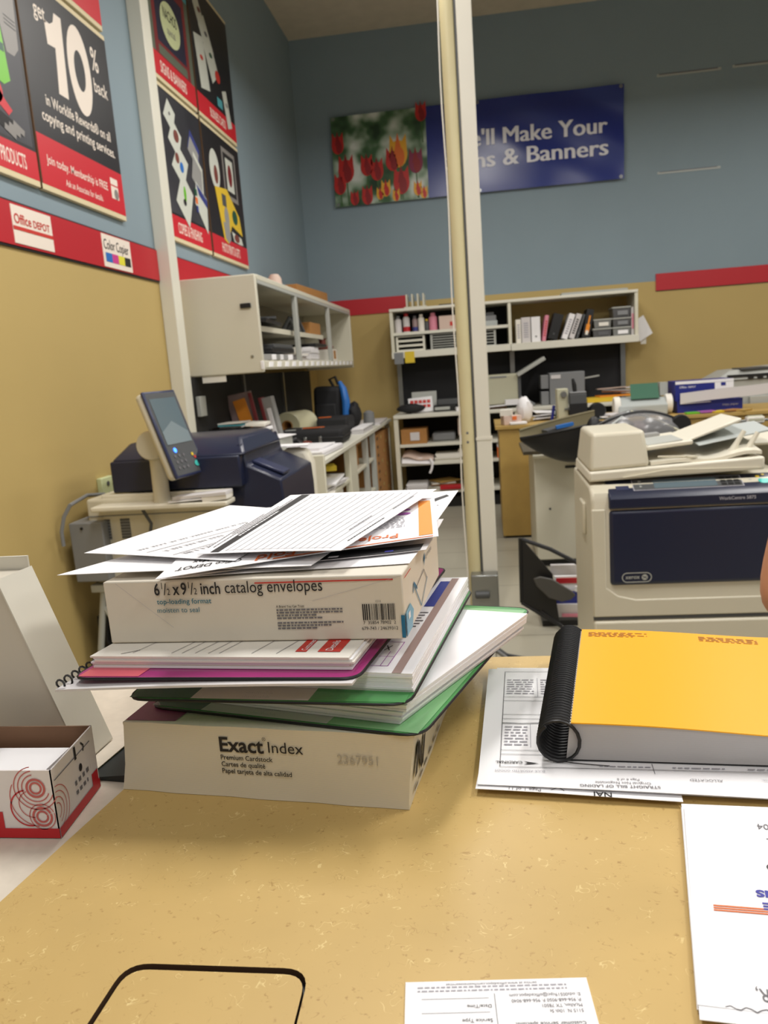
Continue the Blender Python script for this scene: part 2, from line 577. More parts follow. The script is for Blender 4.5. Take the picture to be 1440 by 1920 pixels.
# ------------------------------------------------------------------ posters on the left wall
ramp_mat('photo_grey', 0, [(0.3, (44, 44, 50)), (0.7, (72, 72, 78))], 0.4, 2)
mat('gloss_grey', (138, 134, 130), 0.4)
mat('lime', (110, 190, 40), 0.4)
mat('paint_olive', (92, 100, 84), 0.5)
mat('dark_red', (120, 30, 34), 0.5)
mat('deep_navy', (28, 26, 52), 0.5)
mat('pale_green', (200, 208, 160), 0.5)
mat('turq', (80, 160, 170), 0.5)
mat('card_white', (206, 210, 200), 0.5)
mat('pic_brown', (120, 60, 50), 0.5)
mat('pic_yellow', (225, 190, 50), 0.5)
mat('pic_grey', (150, 150, 148), 0.5)
mat('pic_blue', (50, 60, 130), 0.5)
PX = -1.730
def poster(y0, y1, z0, z1, name, label, caption, red_h=0.105, csx=0.62, csz=0.075, cx=0.5):
    t = thing(name, label, 'poster', (-1.75, (y0 + y1) / 2, z0), group='framed service posters on the left wall')
    MB().box(-1.749, PX, y0, y1, z0, z1, 'board_brown').box(-1.7495, PX - 0.0004, y0 + .003, y1 + .001, z0 - .001, z0 + 0.012, 'board_edge').box(-1.7495, PX - .0004, y0 + .003, y1, z1 - 0.012, z1 + .001, 'board_edge').build('backing_board', t, smooth=0)
    fn = plane((PX, y0, z0), (0, 1, 0), (0, 0, 1), 0.0012)
    mb = MB()
    w, h = y1 - y0, z1 - z0
    mb.rect(fn, 0.006, 0.022, w, h - 0.02, 'poster_black', 0.4)
    mb.rect(fn, 0.0, 0.0, w, 0.022, 'board_edge', 0.4)
    mb.rect(fn, 0.0, h - 0.02, w, h, 'board_edge', 0.4)
    mb.rect(fn, 0.006, 0.022, w, 0.022 + red_h, 'poster_red', 0.8)
    if caption:
        mb.text(caption, fn, csz, 'poster_white', w * cx, 0.022 + red_h * 0.5 - csz * 0.36, 'C', csx, 0.012)
    return t, mb, fn, w, h
def fin(t, mb):
    return mb.build('printed_face', t, smooth=0)

# ten percent back
t, mb, fn, w, h = poster(3.150, 3.912, 2.21, 3.055, 'poster', 'black and red wall poster reading get 10% back, beside the white column', None, 0.197)
mb.text('get', fn, 0.088, 'poster_white', 0.118, 0.694, 'L', 0.82, 0.012)
mb.poly(fn, [(.243, .430), (.322, .430), (.342, .760), (.285, .760), (.268, .718), (.238, .700), (.196, .700), (.200, .610), (.262, .615)], 'poster_white')
mb.ring(fn, .462, .592, .075, .056, 'poster_white', ky=1.82)
mb.text('%', fn, 0.142, 'poster_white', 0.588, 0.645, 'L', 0.74, 0.012)
mb.text('back', fn, 0.085, 'poster_white', 0.587, 0.548, 'L', 0.86, 0.010)
def fit(s_, x0, x1, y, size, bo):
    vv = glyphs(s_, bo)
    mb.text(s_, fn, size, 'poster_white', x0, y, 'L', (x1 - x0) / ((vv[3] - vv[2]) * size), bo)
fit('in Worklife Rewards\u00ae on all', .121, .692, .352, .062, .014)
fit('copying and printing services.', .074, .718, .284, .062, .014)
fit('Join today. Membership is FREE', .060, .595, .112, .050, .010)
fit('Ask an Associate for details.', .196, .532, .050, .040, .006)
mb.rect(fn, 0.63, 0.150, 0.705, 0.180, 'poster_white', 1)
mb.rect(fn, 0.63, 0.085, 0.705, 0.143, 'poster_white', 1)
mb.disc(fn, 0.68, 0.108, 0.022, 0.024, 'gloss_grey', 1.6)
fin(t, mb)
# products
t, mb, fn, w, h = poster(2.375, 3.135, 2.21, 3.055, 'poster', 'dark poster with green can and red tool over the word PRODUCTS, left photo edge', 'PRODUCTS', 0.110, 0.42, 0.078, 0.78)
mb.rect(fn, 0.01, 0.145, w - .02, h - .025, 'photo_grey', 0.9)
mb.poly(fn, [(0.40, 0.82), (0.755, 0.82), (0.735, 0.50), (0.70, 0.465), (0.65, 0.465), (0.62, 0.60), (0.56, 0.66), (0.40, 0.70)], 'gloss_grey', 1.4)
for q in range(3):
    mb.stroke(fn, [(0.66, 0.60 - .014 * q), (0.735, 0.595 - .014 * q)], 0.004, 'grey_dark', 2)
mb.poly(fn, [(0.44, 0.60), (0.625, 0.56), (0.645, 0.36), (0.60, 0.335), (0.44, 0.36)], 'lime', 1.8)
mb.rect(fn, 0.45, 0.455, 0.63, 0.485, 'green_dark', 2.2)
mb.disc(fn, 0.52, 0.30, 0.06, 0.05, 'poster_red', 2)
mb.disc(fn, 0.53, 0.305, 0.018, 0.02, 'poster_white', 2.4)
mb.poly(fn, [(0.55, 0.32), (0.585, 0.28), (0.63, 0.25), (0.60, 0.225), (0.53, 0.26)], 'poster_red', 2)
for q in range(3):
    mb.stroke(fn, [(0.36 + .06 * q, 0.25 - .01 * q), (0.60 + .04 * q, 0.165 + .012 * q)], 0.022, 'ink', 2.2 + .2 * q)
    mb.stroke(fn, [(0.56 + .03 * q, 0.18 + .012 * q), (0.63 + .03 * q, 0.158 + .012 * q)], 0.024, 'gloss_grey', 2.6 + .2 * q)
fin(t, mb)
# the row above the two: only its red foot shows
t, mb, fn, w, h = poster(3.165, 3.905, 3.075, 3.92, 'poster', 'poster showing only its red foot, right above the get 10% back poster', None, 0.15)
fin(t, mb)
t, mb, fn, w, h = poster(2.385, 3.150, 3.075, 3.92, 'poster', 'poster mostly cut by the photo corner, above the PRODUCTS poster', None, 0.13)
fin(t, mb)
# signs & banners
t, mb, fn, w, h = poster(4.45, 5.185, 3.085, 3.93, 'poster', 'wall poster captioned SIGNS & BANNERS with a dark red easel picture', 'SIGNS & BANNERS', 0.125, 0.56, 0.088)
mb.rect(fn, 0.006, 0.147, w, h - 0.02, 'paint_olive', 0.7)
mb.rect(fn, 0.13, 0.10, 0.67, h - 0.03, 'dark_red', 1.2)
mb.rect(fn, 0.18, 0.225, 0.62, 0.56, 'deep_navy', 1.6)
mb.rect(fn, 0.18, 0.155, 0.62, 0.205, 'paint_olive', 1.6)
mb.rect(fn, 0.006, 0.022, w, 0.147, 'poster_red', 1.8)
mb.text('SIGNS & BANNERS', fn, 0.088, 'poster_white', w * .5, 0.052, 'C', 0.56, 0.012, 2.2)
mb.disc(fn, 0.40, 0.375, 0.15, 0.12, 'pale_green', 2)
mb.text('NACHOS', fn, 0.085, 'ink', 0.40, 0.39, 'C', 0.60, 0.012, 2.4)
mb.text('special', fn, 0.06, 'ink_grey', 0.40, 0.315, 'C', 0.8, 0.004, 2.4)
mb.rect(fn, 0.66, 0.62, 0.73, h - .025, 'turq', 2)
fin(t, mb)
# business cards
t, mb, fn, w, h = poster(5.215, 6.01, 3.085, 3.93, 'poster', 'black wall poster captioned BUSINESS CARDS, nearest the back corner, upper row', 'BUSINESS CARDS', 0.125, 0.52, 0.082)
for q, (cx, cy, a, b, rt) in enumerate(((0.20, 0.66, 0.10, 0.06, -0.9), (0.30, 0.55, 0.12, 0.08, -0.9), (0.36, 0.44, 0.12, 0.09, -1.0), (0.16, 0.36, 0.16, 0.09, -1.4), (0.62, 0.20, 0.05, 0.12, 0.3))):
    c, d = math.cos(rt), math.sin(rt)
    mb.poly(fn, [(cx + x * c - y * d, cy + x * d + y * c) for x, y in ((-a, -b), (a, -b), (a, b), (-a, b))], 'card_white', 1.2 + .3 * q)
    mb.disc(fn, cx, cy + .03, 0.03, 0.015, ('pic_brown', 'ink_grey', 'green_dark', 'ink_red', 'pic_grey')[q], 3.2)
mb.rect(fn, 0.41, 0.17, 0.52, 0.23, 'turq', 3)
mb.disc(fn, 0.47, 0.37, 0.05, 0.04, 'ink_red', 3)
fin(t, mb)
# copies & finishing
t, mb, fn, w, h = poster(4.45, 5.185, 2.21, 3.065, 'poster', 'black wall poster captioned COPIES & FINISHING with fanned white leaflets', 'COPIES & FINISHING', 0.125, 0.50, 0.088)
mb.rect(fn, 0.02, 0.16, w - .01, h - 0.03, 'photo_grey', 0.6)
for q, (cx, cy, a, b) in enumerate(((0.22, 0.715, 0.085, 0.085), (0.27, 0.60, 0.10, 0.10), (0.31, 0.46, 0.125, 0.115), (0.33, 0.275, 0.135, 0.15))):
    mb.poly(fn, [(cx - a * 1.1, cy - b * .25), (cx - .01, cy + b), (cx + a * 1.1, cy + b * .3), (cx + .03, cy - b * 1.1)], 'card_white', 1.2 + .3 * q)
for (cx, cy, a, b, m) in ((0.22, 0.72, .012, .01, 'ink_grey'), (0.29, 0.615, .04, .035, 'pic_brown'), (0.27, 0.49, .03, .03, 'pic_brown'), (0.33, 0.45, .03, .03, 'blue'), (0.335, 0.30, .02, .045, 'lime'), (0.32, 0.25, .025, .02, 'ink')):
    mb.disc(fn, cx, cy, a, b, m, 2.9)
mb.poly(fn, [(0.47, 0.60), (0.54, 0.72), (0.68, 0.63), (0.64, 0.51)], 'pic_blue', 1.3)
mb.poly(fn, [(0.47, 0.59), (0.53, 0.68), (0.66, 0.60), (0.62, 0.50)], 'pic_grey', 1.7)
mb.poly(fn, [(0.50, 0.44), (0.56, 0.60), (0.70, 0.52), (0.68, 0.36)], 'card_white', 2)
mb.poly(fn, [(0.49, 0.43), (0.55, 0.57), (0.68, 0.50), (0.66, 0.34)], 'pic_grey', 2.3)
mb.poly(fn, [(0.50, 0.28), (0.55, 0.42), (0.73, 0.34), (0.69, 0.12)], 'card_white', 2.6)
mb.poly(fn, [(0.55, 0.41), (0.58, 0.345), (0.72, 0.285), (0.73, 0.335)], 'pic_blue', 2.9)
for q, m in enumerate(('green_dark', 'ink_orange', 'pic_blue')):
    mb.rect(fn, 0.505 + .005 * q, 0.33 - 0.05 * q, 0.55, 0.37 - 0.05 * q, m, 3.2)
fin(t, mb)
# photo prints & gifts
t, mb, fn, w, h = poster(5.215, 6.005, 2.21, 3.065, 'poster', 'black wall poster captioned PHOTO PRINTS & GIFTS, nearest the corner, lower row', 'PHOTO PRINTS & GIFTS', 0.125, 0.44, 0.086)
mb.disc(fn, 0.20, 0.585, 0.10, 0.13, 'card_white', 1.2)
mb.disc(fn, 0.215, 0.555, 0.04, 0.06, 'pic_brown', 1.6)
mb.rect(fn, 0.38, 0.44, 0.68, 0.78, 'gloss_grey', 1)
mb.rect(fn, 0.41, 0.47, 0.65, 0.75, 'ink', 1.4)
mb.rect(fn, 0.45, 0.50, 0.61, 0.72, 'card_white', 1.8)
mb.disc(fn, 0.53, 0.61, 0.045, 0.075, 'dark_red', 2.2)
mb.poly(fn, [(0.16, 0.47), (0.42, 0.50), (0.66, 0.35), (0.70, 0.22), (0.46, 0.26), (0.34, 0.12), (0.26, 0.14)], 'pic_yellow', 2)
mb.rect(fn, 0.29, 0.37, 0.38, 0.45, 'grey_dark', 2.4)
mb.disc(fn, 0.36, 0.30, 0.05, 0.07, 'pic_grey', 2.4)
mb.disc(fn, 0.55, 0.33, 0.06, 0.05, 'green_dark', 2.4)
mb.poly(fn, [(0.27, 0.26), (0.40, 0.26), (0.41, 0.16), (0.36, 0.125), (0.29, 0.15)], 'pic_grey', 2.7)
mb.poly(fn, [(0.44, 0.22), (0.66, 0.20), (0.69, 0.155), (0.62, 0.15), (0.48, 0.155)], 'card_white', 2.8)
mb.disc(fn, 0.55, 0.185, 0.06, 0.028, 'pic_brown', 3.2)
fin(t, mb)
# cards on the red band
fb = plane((-1.738, 0, 0), (0, 1, 0), (0, 0, 1), 0.0012)
mb = MB().box(-1.738, -1.7355, 2.905, 3.185, 1.966, 2.108, 'poster_white')
f2 = plane((-1.7355, 2.905, 1.966), (0, 1, 0), (0, 0, 1), 0.0012)
mb.text('Office', f2, 0.052, 'ink_red', 0.012, 0.075, 'L', 0.92, 0.014).text('DEPOT', f2, 0.040, 'ink_red', 0.142, 0.075, 'L', 0.95, 0.014).rect(f2, 0, 0.05, 0.28, 0.064, 'ink_red')
one(mb, 'band_sign', 'white store sign card with red lettering and red line on the red band', 'sign', smooth=0)
mb = MB().box(-1.738, -1.7355, 3.625, 3.925, 1.962, 2.112, 'poster_white')
f2 = plane((-1.7355, 3.625, 1.962), (0, 1, 0), (0, 0, 1), 0.0012)
mb.text('Color Copier', f2, 0.066, 'ink', 0.012, 0.082, 'L', 0.72, 0.0)
for q, m in enumerate(('blue', 'magenta', 'cmyk_yellow', 'ink')):
    mat('magenta', (205, 60, 140), 0.5); mat('cmyk_yellow', (228, 220, 60), 0.5)
    mb.rect(f2, 0.02 + .066 * q, 0.024, 0.086 + .066 * q, 0.066, m)
one(mb, 'band_sign', 'white card reading Color Copier with four colour squares on the red band', 'sign', smooth=0)

# ------------------------------------------------------------------ banner
mat('vinyl_blue', (26, 46, 128), 0.25, spec=0.5)
ramp_mat('tulip_photo', 0, [(0.32, (34, 62, 40)), (0.45, (70, 104, 70)), (0.55, (150, 170, 150)), (0.68, (214, 220, 214))], 0.35, 4.5)
mat('tulip_red', (190, 36, 30), 0.4); mat('tulip_dark', (140, 20, 26), 0.4); mat('tulip_yellow', (228, 168, 40), 0.4); mat('tulip_green', (60, 96, 44), 0.4); mat('tulip_purple', (130, 30, 70), 0.4)
mat('vinyl_white', (226, 226, 232), 0.35)
bt = thing('banner', 'long blue vinyl banner with tulip photo hung on the blue back wall', 'banner', (0.03, 8.24, 3.03))
def bmap(x, y, l=0):
    u, v = x / 2.83, y / 0.86
    z = 3.026 + y + (0.004 * math.sin(3.1 * u))
    px = -1.387 + x - 0.012 * (1 - v)
    amp = max(0.0, (u - 0.40)) * 0.026
    wv = amp * (math.sin(9 * (u + 0.55 * v) * 2.2) * (0.35 + v * 0.6) + 0.7 * math.sin(17 * (u - 0.8) * (1.3 - v)))
    return V((px, 8.206 + wv - l * 0.0025, z))
mb = MB()
mb.rect(bmap, 0, 0, 0.945, 0.845, 'tulip_photo', 0, 20, 10)
mb.rect(bmap, 0.945, 0, 2.83, 0.845, 'vinyl_blue', 0, 70, 24)
def tulip(cx, cy, k, m, m2):
    mb.stroke(bmap, [(cx, cy - .02), (cx + .01, max(0.01, cy - .3 * k))], 0.012, 'tulip_green', 1)
    mb.disc(bmap, cx, cy, 0.062 * k, 0.085 * k, m, 2, 16)
    mb.poly(bmap, [(cx - .06 * k, cy), (cx - .05 * k, cy + .12 * k), (cx - .018 * k, cy + .06 * k)], m, 2.2)
    mb.poly(bmap, [(cx + .06 * k, cy), (cx + .055 * k, cy + .12 * k), (cx + .018 * k, cy + .06 * k)], m, 2.2)
    mb.poly(bmap, [(cx - .028 * k, cy), (cx, cy + .13 * k), (cx + .028 * k, cy)], m2, 2.6)
    mb.disc(bmap, cx + .012 * k, cy - .02 * k, 0.03 * k, 0.06 * k, m2, 2.8, 12)
for a in ((0.06, 0.58, 1.0), (0.13, 0.33, 1.3), (0.06, 0.20, 1.0), (0.34, 0.35, 1.0), (0.44, 0.30, 1.05), (0.60, 0.38, 1.1), (0.68, 0.17, 1.3), (0.90, 0.79, 0.9), (0.20, 0.06, 0.7), (0.33, 0.07, 0.9)):
    tulip(*a, 'tulip_red', 'tulip_dark')
tulip(0.83, 0.34, 1.15, 'tulip_purple', 'tulip_dark')
tulip(0.66, 0.44, 1.5, 'tulip_yellow', 'ink_orange')
for a in ((0.52, 0.12, 0.8), (0.84, 0.09, 0.7), (0.62, 0.05, 0.6), (0.46, 0.08, 0.6), (0.90, 0.05, 0.6)):
    tulip(*a, 'tulip_yellow', 'tulip_red')
mb.build('vinyl_sheet', bt, smooth=60)
mb = MB()
for bx in (-.006, -.002, .002, .006):
    mb.text("We'll Make Your", bmap, 0.213, 'vinyl_white', 1.14 + bx, 0.43, 'L', 1.04, 0.0, 2 + bx * 20)
    mb.text('Signs & Banners', bmap, 0.213, 'vinyl_white', 1.14 + bx, 0.232, 'L', 1.14, 0.0, 2 + bx * 20)
mb.build('lettering', bt, smooth=0, label='white bold lettering')
for q in ((0.03, 0.02), (1.45, 0.02), (2.80, 0.02), (0.03, 0.825), (1.45, 0.825), (2.80, 0.825)):
    MB().ring(bmap, q[0], q[1], 0.011, 0.010, 'steel', l=2, n=14).build('grommet', bt, smooth=0)

# ------------------------------------------------------------------ wall cabinet on the left
CX = -1.275
mat('cab_white', (214, 210, 192), 0.38, var=0.015, vs=3)
mat('cab_inside', (150, 150, 142), 0.6)
wc = thing('wall_cabinet', 'long white wall cabinet with open front bays under the posters on left wall', 'cabinet', (-1.5, 6.2, 1.425))
MB().box(-1.748, CX, 4.53, 4.565, 1.425, 1.985, 'cab_white').build('end_panel', wc, bevel=0.008, seg=3)
MB().box(-1.748, CX, 7.79, 7.825, 1.425, 1.985, 'cab_white').build('end_panel', wc, bevel=0.008)
MB().box(-1.748, CX + .002, 4.566, 7.79, 1.955, 1.985, 'cab_white').build('top_panel', wc, bevel=0.004)
mb = MB().box(-1.748, CX - .015, 4.566, 7.79, 1.475, 1.495, 'cab_white')
mb.prism([(CX - .015, 1.495), (CX + .0, 1.488), (CX + .004, 1.452), (CX - .004, 1.44), (CX - .4, 1.455), (CX - .4, 1.475), (CX - .015, 1.475)], 'y', 4.566, 7.79, 'cab_white')
mb.build('bottom_shelf', wc)
for k in range(16):
    y = 4.64 + k * 0.197
    MB().hexa([(CX + .003, y, 1.454), (CX + .006, y, 1.454), (CX + .006, y + .09, 1.454), (CX + .003, y + .09, 1.454),
               (CX + .000, y + .03, 1.486), (CX + .003, y + .03, 1.486), (CX + .003, y + .12, 1.486), (CX + .000, y + .12, 1.486)], 'paper').build('price_tag', wc, smooth=0)
MB().box(-1.749, -1.743, 4.566, 7.79, 1.495, 1.955, 'cab_inside').build('back_panel', wc, smooth=0)
for y in (5.53, 6.72):
    MB().box(CX - .03, CX, y - .03, y + .03, 1.49, 1.956, 'grey_light').build('divider_post', wc, bevel=0.004)
MB().box(CX - .02, CX + .001, 4.566, 7.79, 1.935, 1.956, 'grey_light').build('front_rail', wc)
MB().box(-1.743, CX - .06, 4.566, 6.66, 1.685, 1.70, 'cab_white').box(CX - .062, CX - .055, 4.566, 6.66, 1.672, 1.705, 'cab_white').build('inner_shelf', wc)
MB().rbox((-1.345, 4.522, 1.81), (0.062, 0.018, 0.026), 'black').build('handle', wc, bevel=0.003, label='small black handle')
MB().lathe([(0, -0.008), (0.008, -0.008), (0.008, 0)], (-1.335, 4.53, 1.52), 'steel', 14, ax='y').build('lock', wc)
MB().box(-1.66, -1.515, 4.545, 4.552, 1.385, 1.43, 'paper_warm').build('label_holder', wc, smooth=0, label='blank cream label strip hanging below the end panel')
MB().box(-1.29, -1.268, 4.523, 4.53, 1.44, 1.49, 'paper').build('sticker', wc, bevel=0.006)
# contents
G = 'things inside the open wall cabinet'
def item(mb, name, label, cat, group=None, **k):
    return one(mb, name, label, cat, group, **k)
item(MB().rbox((-1.45, 5.0, 1.745), (0.28, 0.62, 0.02), 'black', 0.1, 0, 0.06).rbox((-1.43, 5.05, 1.765), (0.24, 0.5, 0.012), 'grey_dark', 0.25, 0.04), 'flat_tool', 'dark flat tools lying on the inner shelf of the wall cabinet, near end', 'tool', G)
mb = MB()
for q in range(5):
    mb.tube([(-1.42, 5.62 + .05 * q, 1.704 + .02 * (q % 2)), (-1.37, 5.66 + .07 * q, 1.80), (-1.345, 5.75 + .06 * q, 1.712)], 0.016, 'black' if q % 2 else 'grey_dark', 8)
item(mb, 'cable_bundle', 'tangle of black cables on the inner shelf, middle bay of wall cabinet', 'cable', G)
item(MB().box(-1.52, -1.345, 6.25, 6.64, 1.70, 1.80, 'cardboard'), 'carton', 'brown carton at the far end of the inner shelf in the wall cabinet', 'box', G, bevel=.003)
mb = MB()
pages(mb, [(-1.55, 5.98), (-1.31, 6.0), (-1.31, 6.32), (-1.55, 6.34)], 1.496, 1.60, 9, 0.006, 'paper_edge')
item(mb, 'paper_stack', 'white paper stack on the cabinet floor, middle bay of the wall cabinet', 'paper', G, smooth=0)
mb = MB()
pages(mb, [(-1.6, 5.58), (-1.31, 5.58), (-1.31, 5.90), (-1.6, 5.92)], 1.496, 1.545, 5, 0.012, 'paper_grey', 'paper_warm', 4)
mb.cyl((-1.33, 5.76, 1.572), (-1.50, 5.80, 1.572), 0.026, 'paper_warm', 14)
item(mb, 'rolled_paper', 'loose warm white paper and a roll behind the middle post, wall cabinet', 'paper', G)
item(MB().box(-1.6, -1.30, 4.85, 5.44, 1.545, 1.575, 'black').box(-1.58, -1.31, 4.95, 5.45, 1.575, 1.60, 'grey_dark'), 'binder', 'flat dark binders stacked on the wall cabinet floor, near bay', 'binder', G, bevel=.004)
mb = MB()
for q in range(6):
    mb.rbox((-1.34, 4.70 + .11 * q, 1.514), (0.12, 0.085, 0.034), 'paper' if q % 2 else 'pic_grey', 0.2 * (q - 2))
item(mb, 'leaflet_pile', 'row of small white leaflets along the cabinet floor, near bay', 'paper', G, bevel=.002)
item(MB().lathe([(0, 0), (0.085, 0), (0.10, 0.02), (0.09, 0.034), (0.03, 0.03), (0.03, 0.09), (0.045, 0.10), (0.0, 0.10)], (-1.42, 7.05, 1.596), 'pic_brown', 18), 'trophy_base', 'brown rounded object on a black box in far bay of the wall cabinet', 'ornament', G)
item(MB().box(-1.52, -1.32, 6.92, 7.18, 1.496, 1.595, 'paper_warm').box(-1.3215, -1.318, 7.02, 7.12, 1.51, 1.585, 'cardboard'), 'carton', 'small white carton with a brown patch in far bay of the wall cabinet', 'box', G, bevel=.002)
item(MB().box(-1.55, -1.30, 6.18, 6.62, 1.606, 1.63, 'black'), 'folder', 'black folder lying on the white paper stack in the wall cabinet', 'folder', G, bevel=.002)
# on top of the cabinet
mb = MB().rbox((-1.50, 6.75, 2.045), (0.20, 0.95, 0.115), 'cardboard', -0.06, 0, 0)
f2 = plane((-1.40, 6.2, 1.99), (-0.06, 1, 0), (0, 0, 1), .002)
mb.rect(f2, .60, .070, .78, .088, 'board_brown').rect(f2, .66, .035, .80, .046, 'board_brown').rect(f2, .30, .030, .42, .052, 'board_brown')
item(mb, 'carton', 'long brown cardboard carton lying on top of the wall cabinet', 'box', None, bevel=.003)
mat('pale_pink', (214, 190, 176), 0.6)
mb = MB().lathe([(0, 0), (0.05, 0.0), (0.055, 0.06), (0.05, 0.12), (0.03, 0.15), (0, 0.15)], (-1.50, 5.86, 1.986), 'pale_pink', 16)
item(mb, 'plastic_jar', 'pale translucent pink jar standing on top of the wall cabinet', 'jar')
# ------------------------------------------------------------------ left work counter
lc = thing('work_counter', 'white metal work counter with open shelves below the wall cabinet', 'counter', (-1.36, 6.2, 0))
MB().box(-1.748, -0.965, 4.58, 8.06, 0.852, 0.882, 'shelf_white').build('worktop', lc, bevel=0.004)
MB().box(-1.70, -0.965, 4.55, 4.58, 0.0, 0.915, 'white_metal').build('end_panel', lc, bevel=0.005)
MB().box(-1.748, -1.70, 4.58, 8.06, 0.0, 0.852, 'dark_board').build('back_panel', lc, smooth=0)
for z in (0.60, 0.33, 0.08):
    MB().box(-1.70, -1.0, 4.58, 6.84, z, z + 0.025, 'white_metal').build('shelf', lc, bevel=0.003)
for y, w in ((5.55, 0.30), (6.4, 0.06), (6.85, 0.06), (7.98, 0.06)):
    MB().box(-1.03, -0.985, y, y + w, 0.0, 0.852, 'white_metal' if w > .1 or y > 7.5 else 'grey_light').build('upright', lc, bevel=0.003)
bb = thing('backboard', 'dark pegboard panel on the left wall behind the cluttered work counter', 'panel', (-1.72, 6, 0.882))
MB().box(-1.748, -1.705, 4.42, 7.70, 0.884, 1.424, 'dark_board').build('board', bb, smooth=0)
for y in (5.46, 6.58):
    MB().box(-1.704, -1.685, y - .018, y + .018, 0.884, 1.424, 'steel').build('upright_strip', bb)
MB().box(-1.70, -1.672, 4.50, 4.60, 1.19, 1.31, 'grey_light').build('socket_box', bb, bevel=.004)
CZ = 0.882
# paper trays
t = thing('letter_tray', 'black two-tier letter tray overflowing with papers at the near end of counter', 'tray', (-1.56, 4.78, CZ))
for k in range(3):
    z = CZ + 0.10 * k
    MB().box(-1.70, -1.515, 4.68, 4.95, z, z + 0.012, 'black').box(-1.70, -1.69, 4.68, 4.95, z, z + .1 if k < 2 else z + .02, 'black').box(-1.525, -1.515, 4.68, 4.95, z, z + .1 if k < 2 else z + .02, 'black').build('tier', t, bevel=.002)
mb = MB()
rnd = random.Random(5)
for k in range(9):
    z = CZ + (0.016 if k < 3 else 0.117 if k < 6 else 0.218) + 0.011 * (k % 3)
    mb.rbox((-1.595 + rnd.uniform(-.005, .02), 4.815 + rnd.uniform(-.02, .02), z + .004), (0.15, 0.20, 0.008), ('paper_warm', 'paper_grey', 'paper', 'turq')[k % 4 if k != 8 else 0], rnd.uniform(-.08, .08), rnd.uniform(-.02, .02), rnd.uniform(-.02, .02))
one(mb, 'paper_pile', 'messy pile of mixed white and blue papers spilling from the black letter tray', 'paper')
mb = MB()
for k in range(7):
    mb.rbox((-1.435 + rnd.uniform(-.012, .012), 4.82 + rnd.uniform(-.02, .02), CZ + 0.012 + 0.036 * k), (0.12, 0.22, 0.02), ('paper', 'paper_grey', 'black', 'paper_warm', 'pale_pink', 'paper', 'paper_warm')[k], rnd.uniform(-.2, .2), 0, rnd.uniform(-.08, .08))
one(mb, 'paper_pile', 'tall pile of white and dark sheets right of the black letter tray', 'paper', bevel=.002)
# leaning folders
mat('maroon', (120, 40, 44), 0.5); mat('plum_clear', (150, 128, 128), 0.35)
mb = MB().rbox((-1.605, 5.14, CZ + 0.215), (0.17, 0.03, 0.41), 'plum_clear', 0.12, 0, -0.16).rbox((-1.61, 5.123, CZ + 0.28), (0.085, 0.008, 0.2), 'bar_orange', 0.12, 0, -0.25).rbox((-1.525, 5.13, CZ + 0.215), (0.02, 0.034, 0.41), 'maroon', 0.12, 0, -0.16)
one(mb, 'plastic_folder', 'leaning clear folder with an orange insert behind the paper pile', 'folder')
mb = MB().rbox((-1.445, 5.26, CZ + 0.195), (0.075, 0.10, 0.37), 'pic_grey', 0.05, 0, -0.17).rbox((-1.485, 5.25, CZ + 0.195), (0.022, 0.11, 0.37), 'maroon', 0.05, 0, -0.17).rbox((-1.435, 5.208, CZ + .165), (0.03, 0.006, 0.28), 'paper', 0.05, 0, -0.17)
one(mb, 'magazine_file', 'tall grey file with a red-brown edge leaning left of the tape roll', 'file', bevel=.002)
# tape roll
mat('tape_roll_mat', (206, 202, 170), 0.3)
t = thing('tape_roll', 'large translucent roll of film lying on its side on the work counter', 'roll', (-1.53, 6.3, CZ))
mb = MB()
mb.lathe([(0.045, -0.13), (0.105, -0.13), (0.112, -0.12), (0.112, 0.12), (0.105, 0.13), (0.045, 0.13), (0.045, -0.13)], (-1.53, 6.25, CZ + .113), 'tape_roll_mat', 28, ax='y')
mb.v = [V((p.x + (p.y - 6.25) * .35, p.y, p.z)) for p in mb.v]
mb.build('film', t)
mb = MB().lathe([(0.038, -0.132), (0.046, -0.132), (0.046, 0.132), (0.038, 0.132), (0.038, -0.132)], (-1.53, 6.25, CZ + .113), 'cardboard', 20, ax='y')
mb.v = [V((p.x + (p.y - 6.25) * .35, p.y, p.z)) for p in mb.v]
mb.build('core', t)
# black cases
t = thing('laptop_case', 'black padded case with metal clasps at the near side of the counter', 'case', (-1.27, 5.63, CZ))
mb = MB().box(-1.52, -1.02, 5.50, 5.88, CZ + .002, CZ + 0.115, 'black_soft')
mb.build('body', t, bevel=0.03, seg=4)
MB().box(-1.525, -1.015, 5.495, 5.885, CZ + .05, CZ + .058, 'black').build('zip', t, bevel=.003)
for x in (-1.40, -1.29, -1.18):
    MB().rbox((x, 5.492, CZ + .045), (0.022, 0.012, 0.045), 'steel').build('clasp', t, bevel=.004)
MB().rbox((-1.41, 5.56, CZ + .118), (0.075, 0.05, 0.004), 'grey_light', .1).build('name_plate', t)
one(MB().rbox((-1.27, 5.66, CZ + .119), (0.15, 0.07, 0.006), 'tape', .2).rbox((-1.25, 5.62, CZ + .124), (0.16, 0.02, 0.006), 'ink_orange', .05), 'receipt_pad', 'small pad with an orange strip lying on the near black case', 'pad')
t = thing('tool_case', 'second black case lying behind the clasped one on the counter', 'case', (-1.25, 6.35, CZ))
MB().box(-1.365, -1.10, 6.24, 6.58, CZ + .002, CZ + 0.15, 'black_soft').build('body', t, bevel=0.025, seg=4)
MB().rbox((-1.30, 6.30, CZ + .154), (0.10, 0.04, 0.006), 'ink_orange').build('tag', t, label='small orange tag')
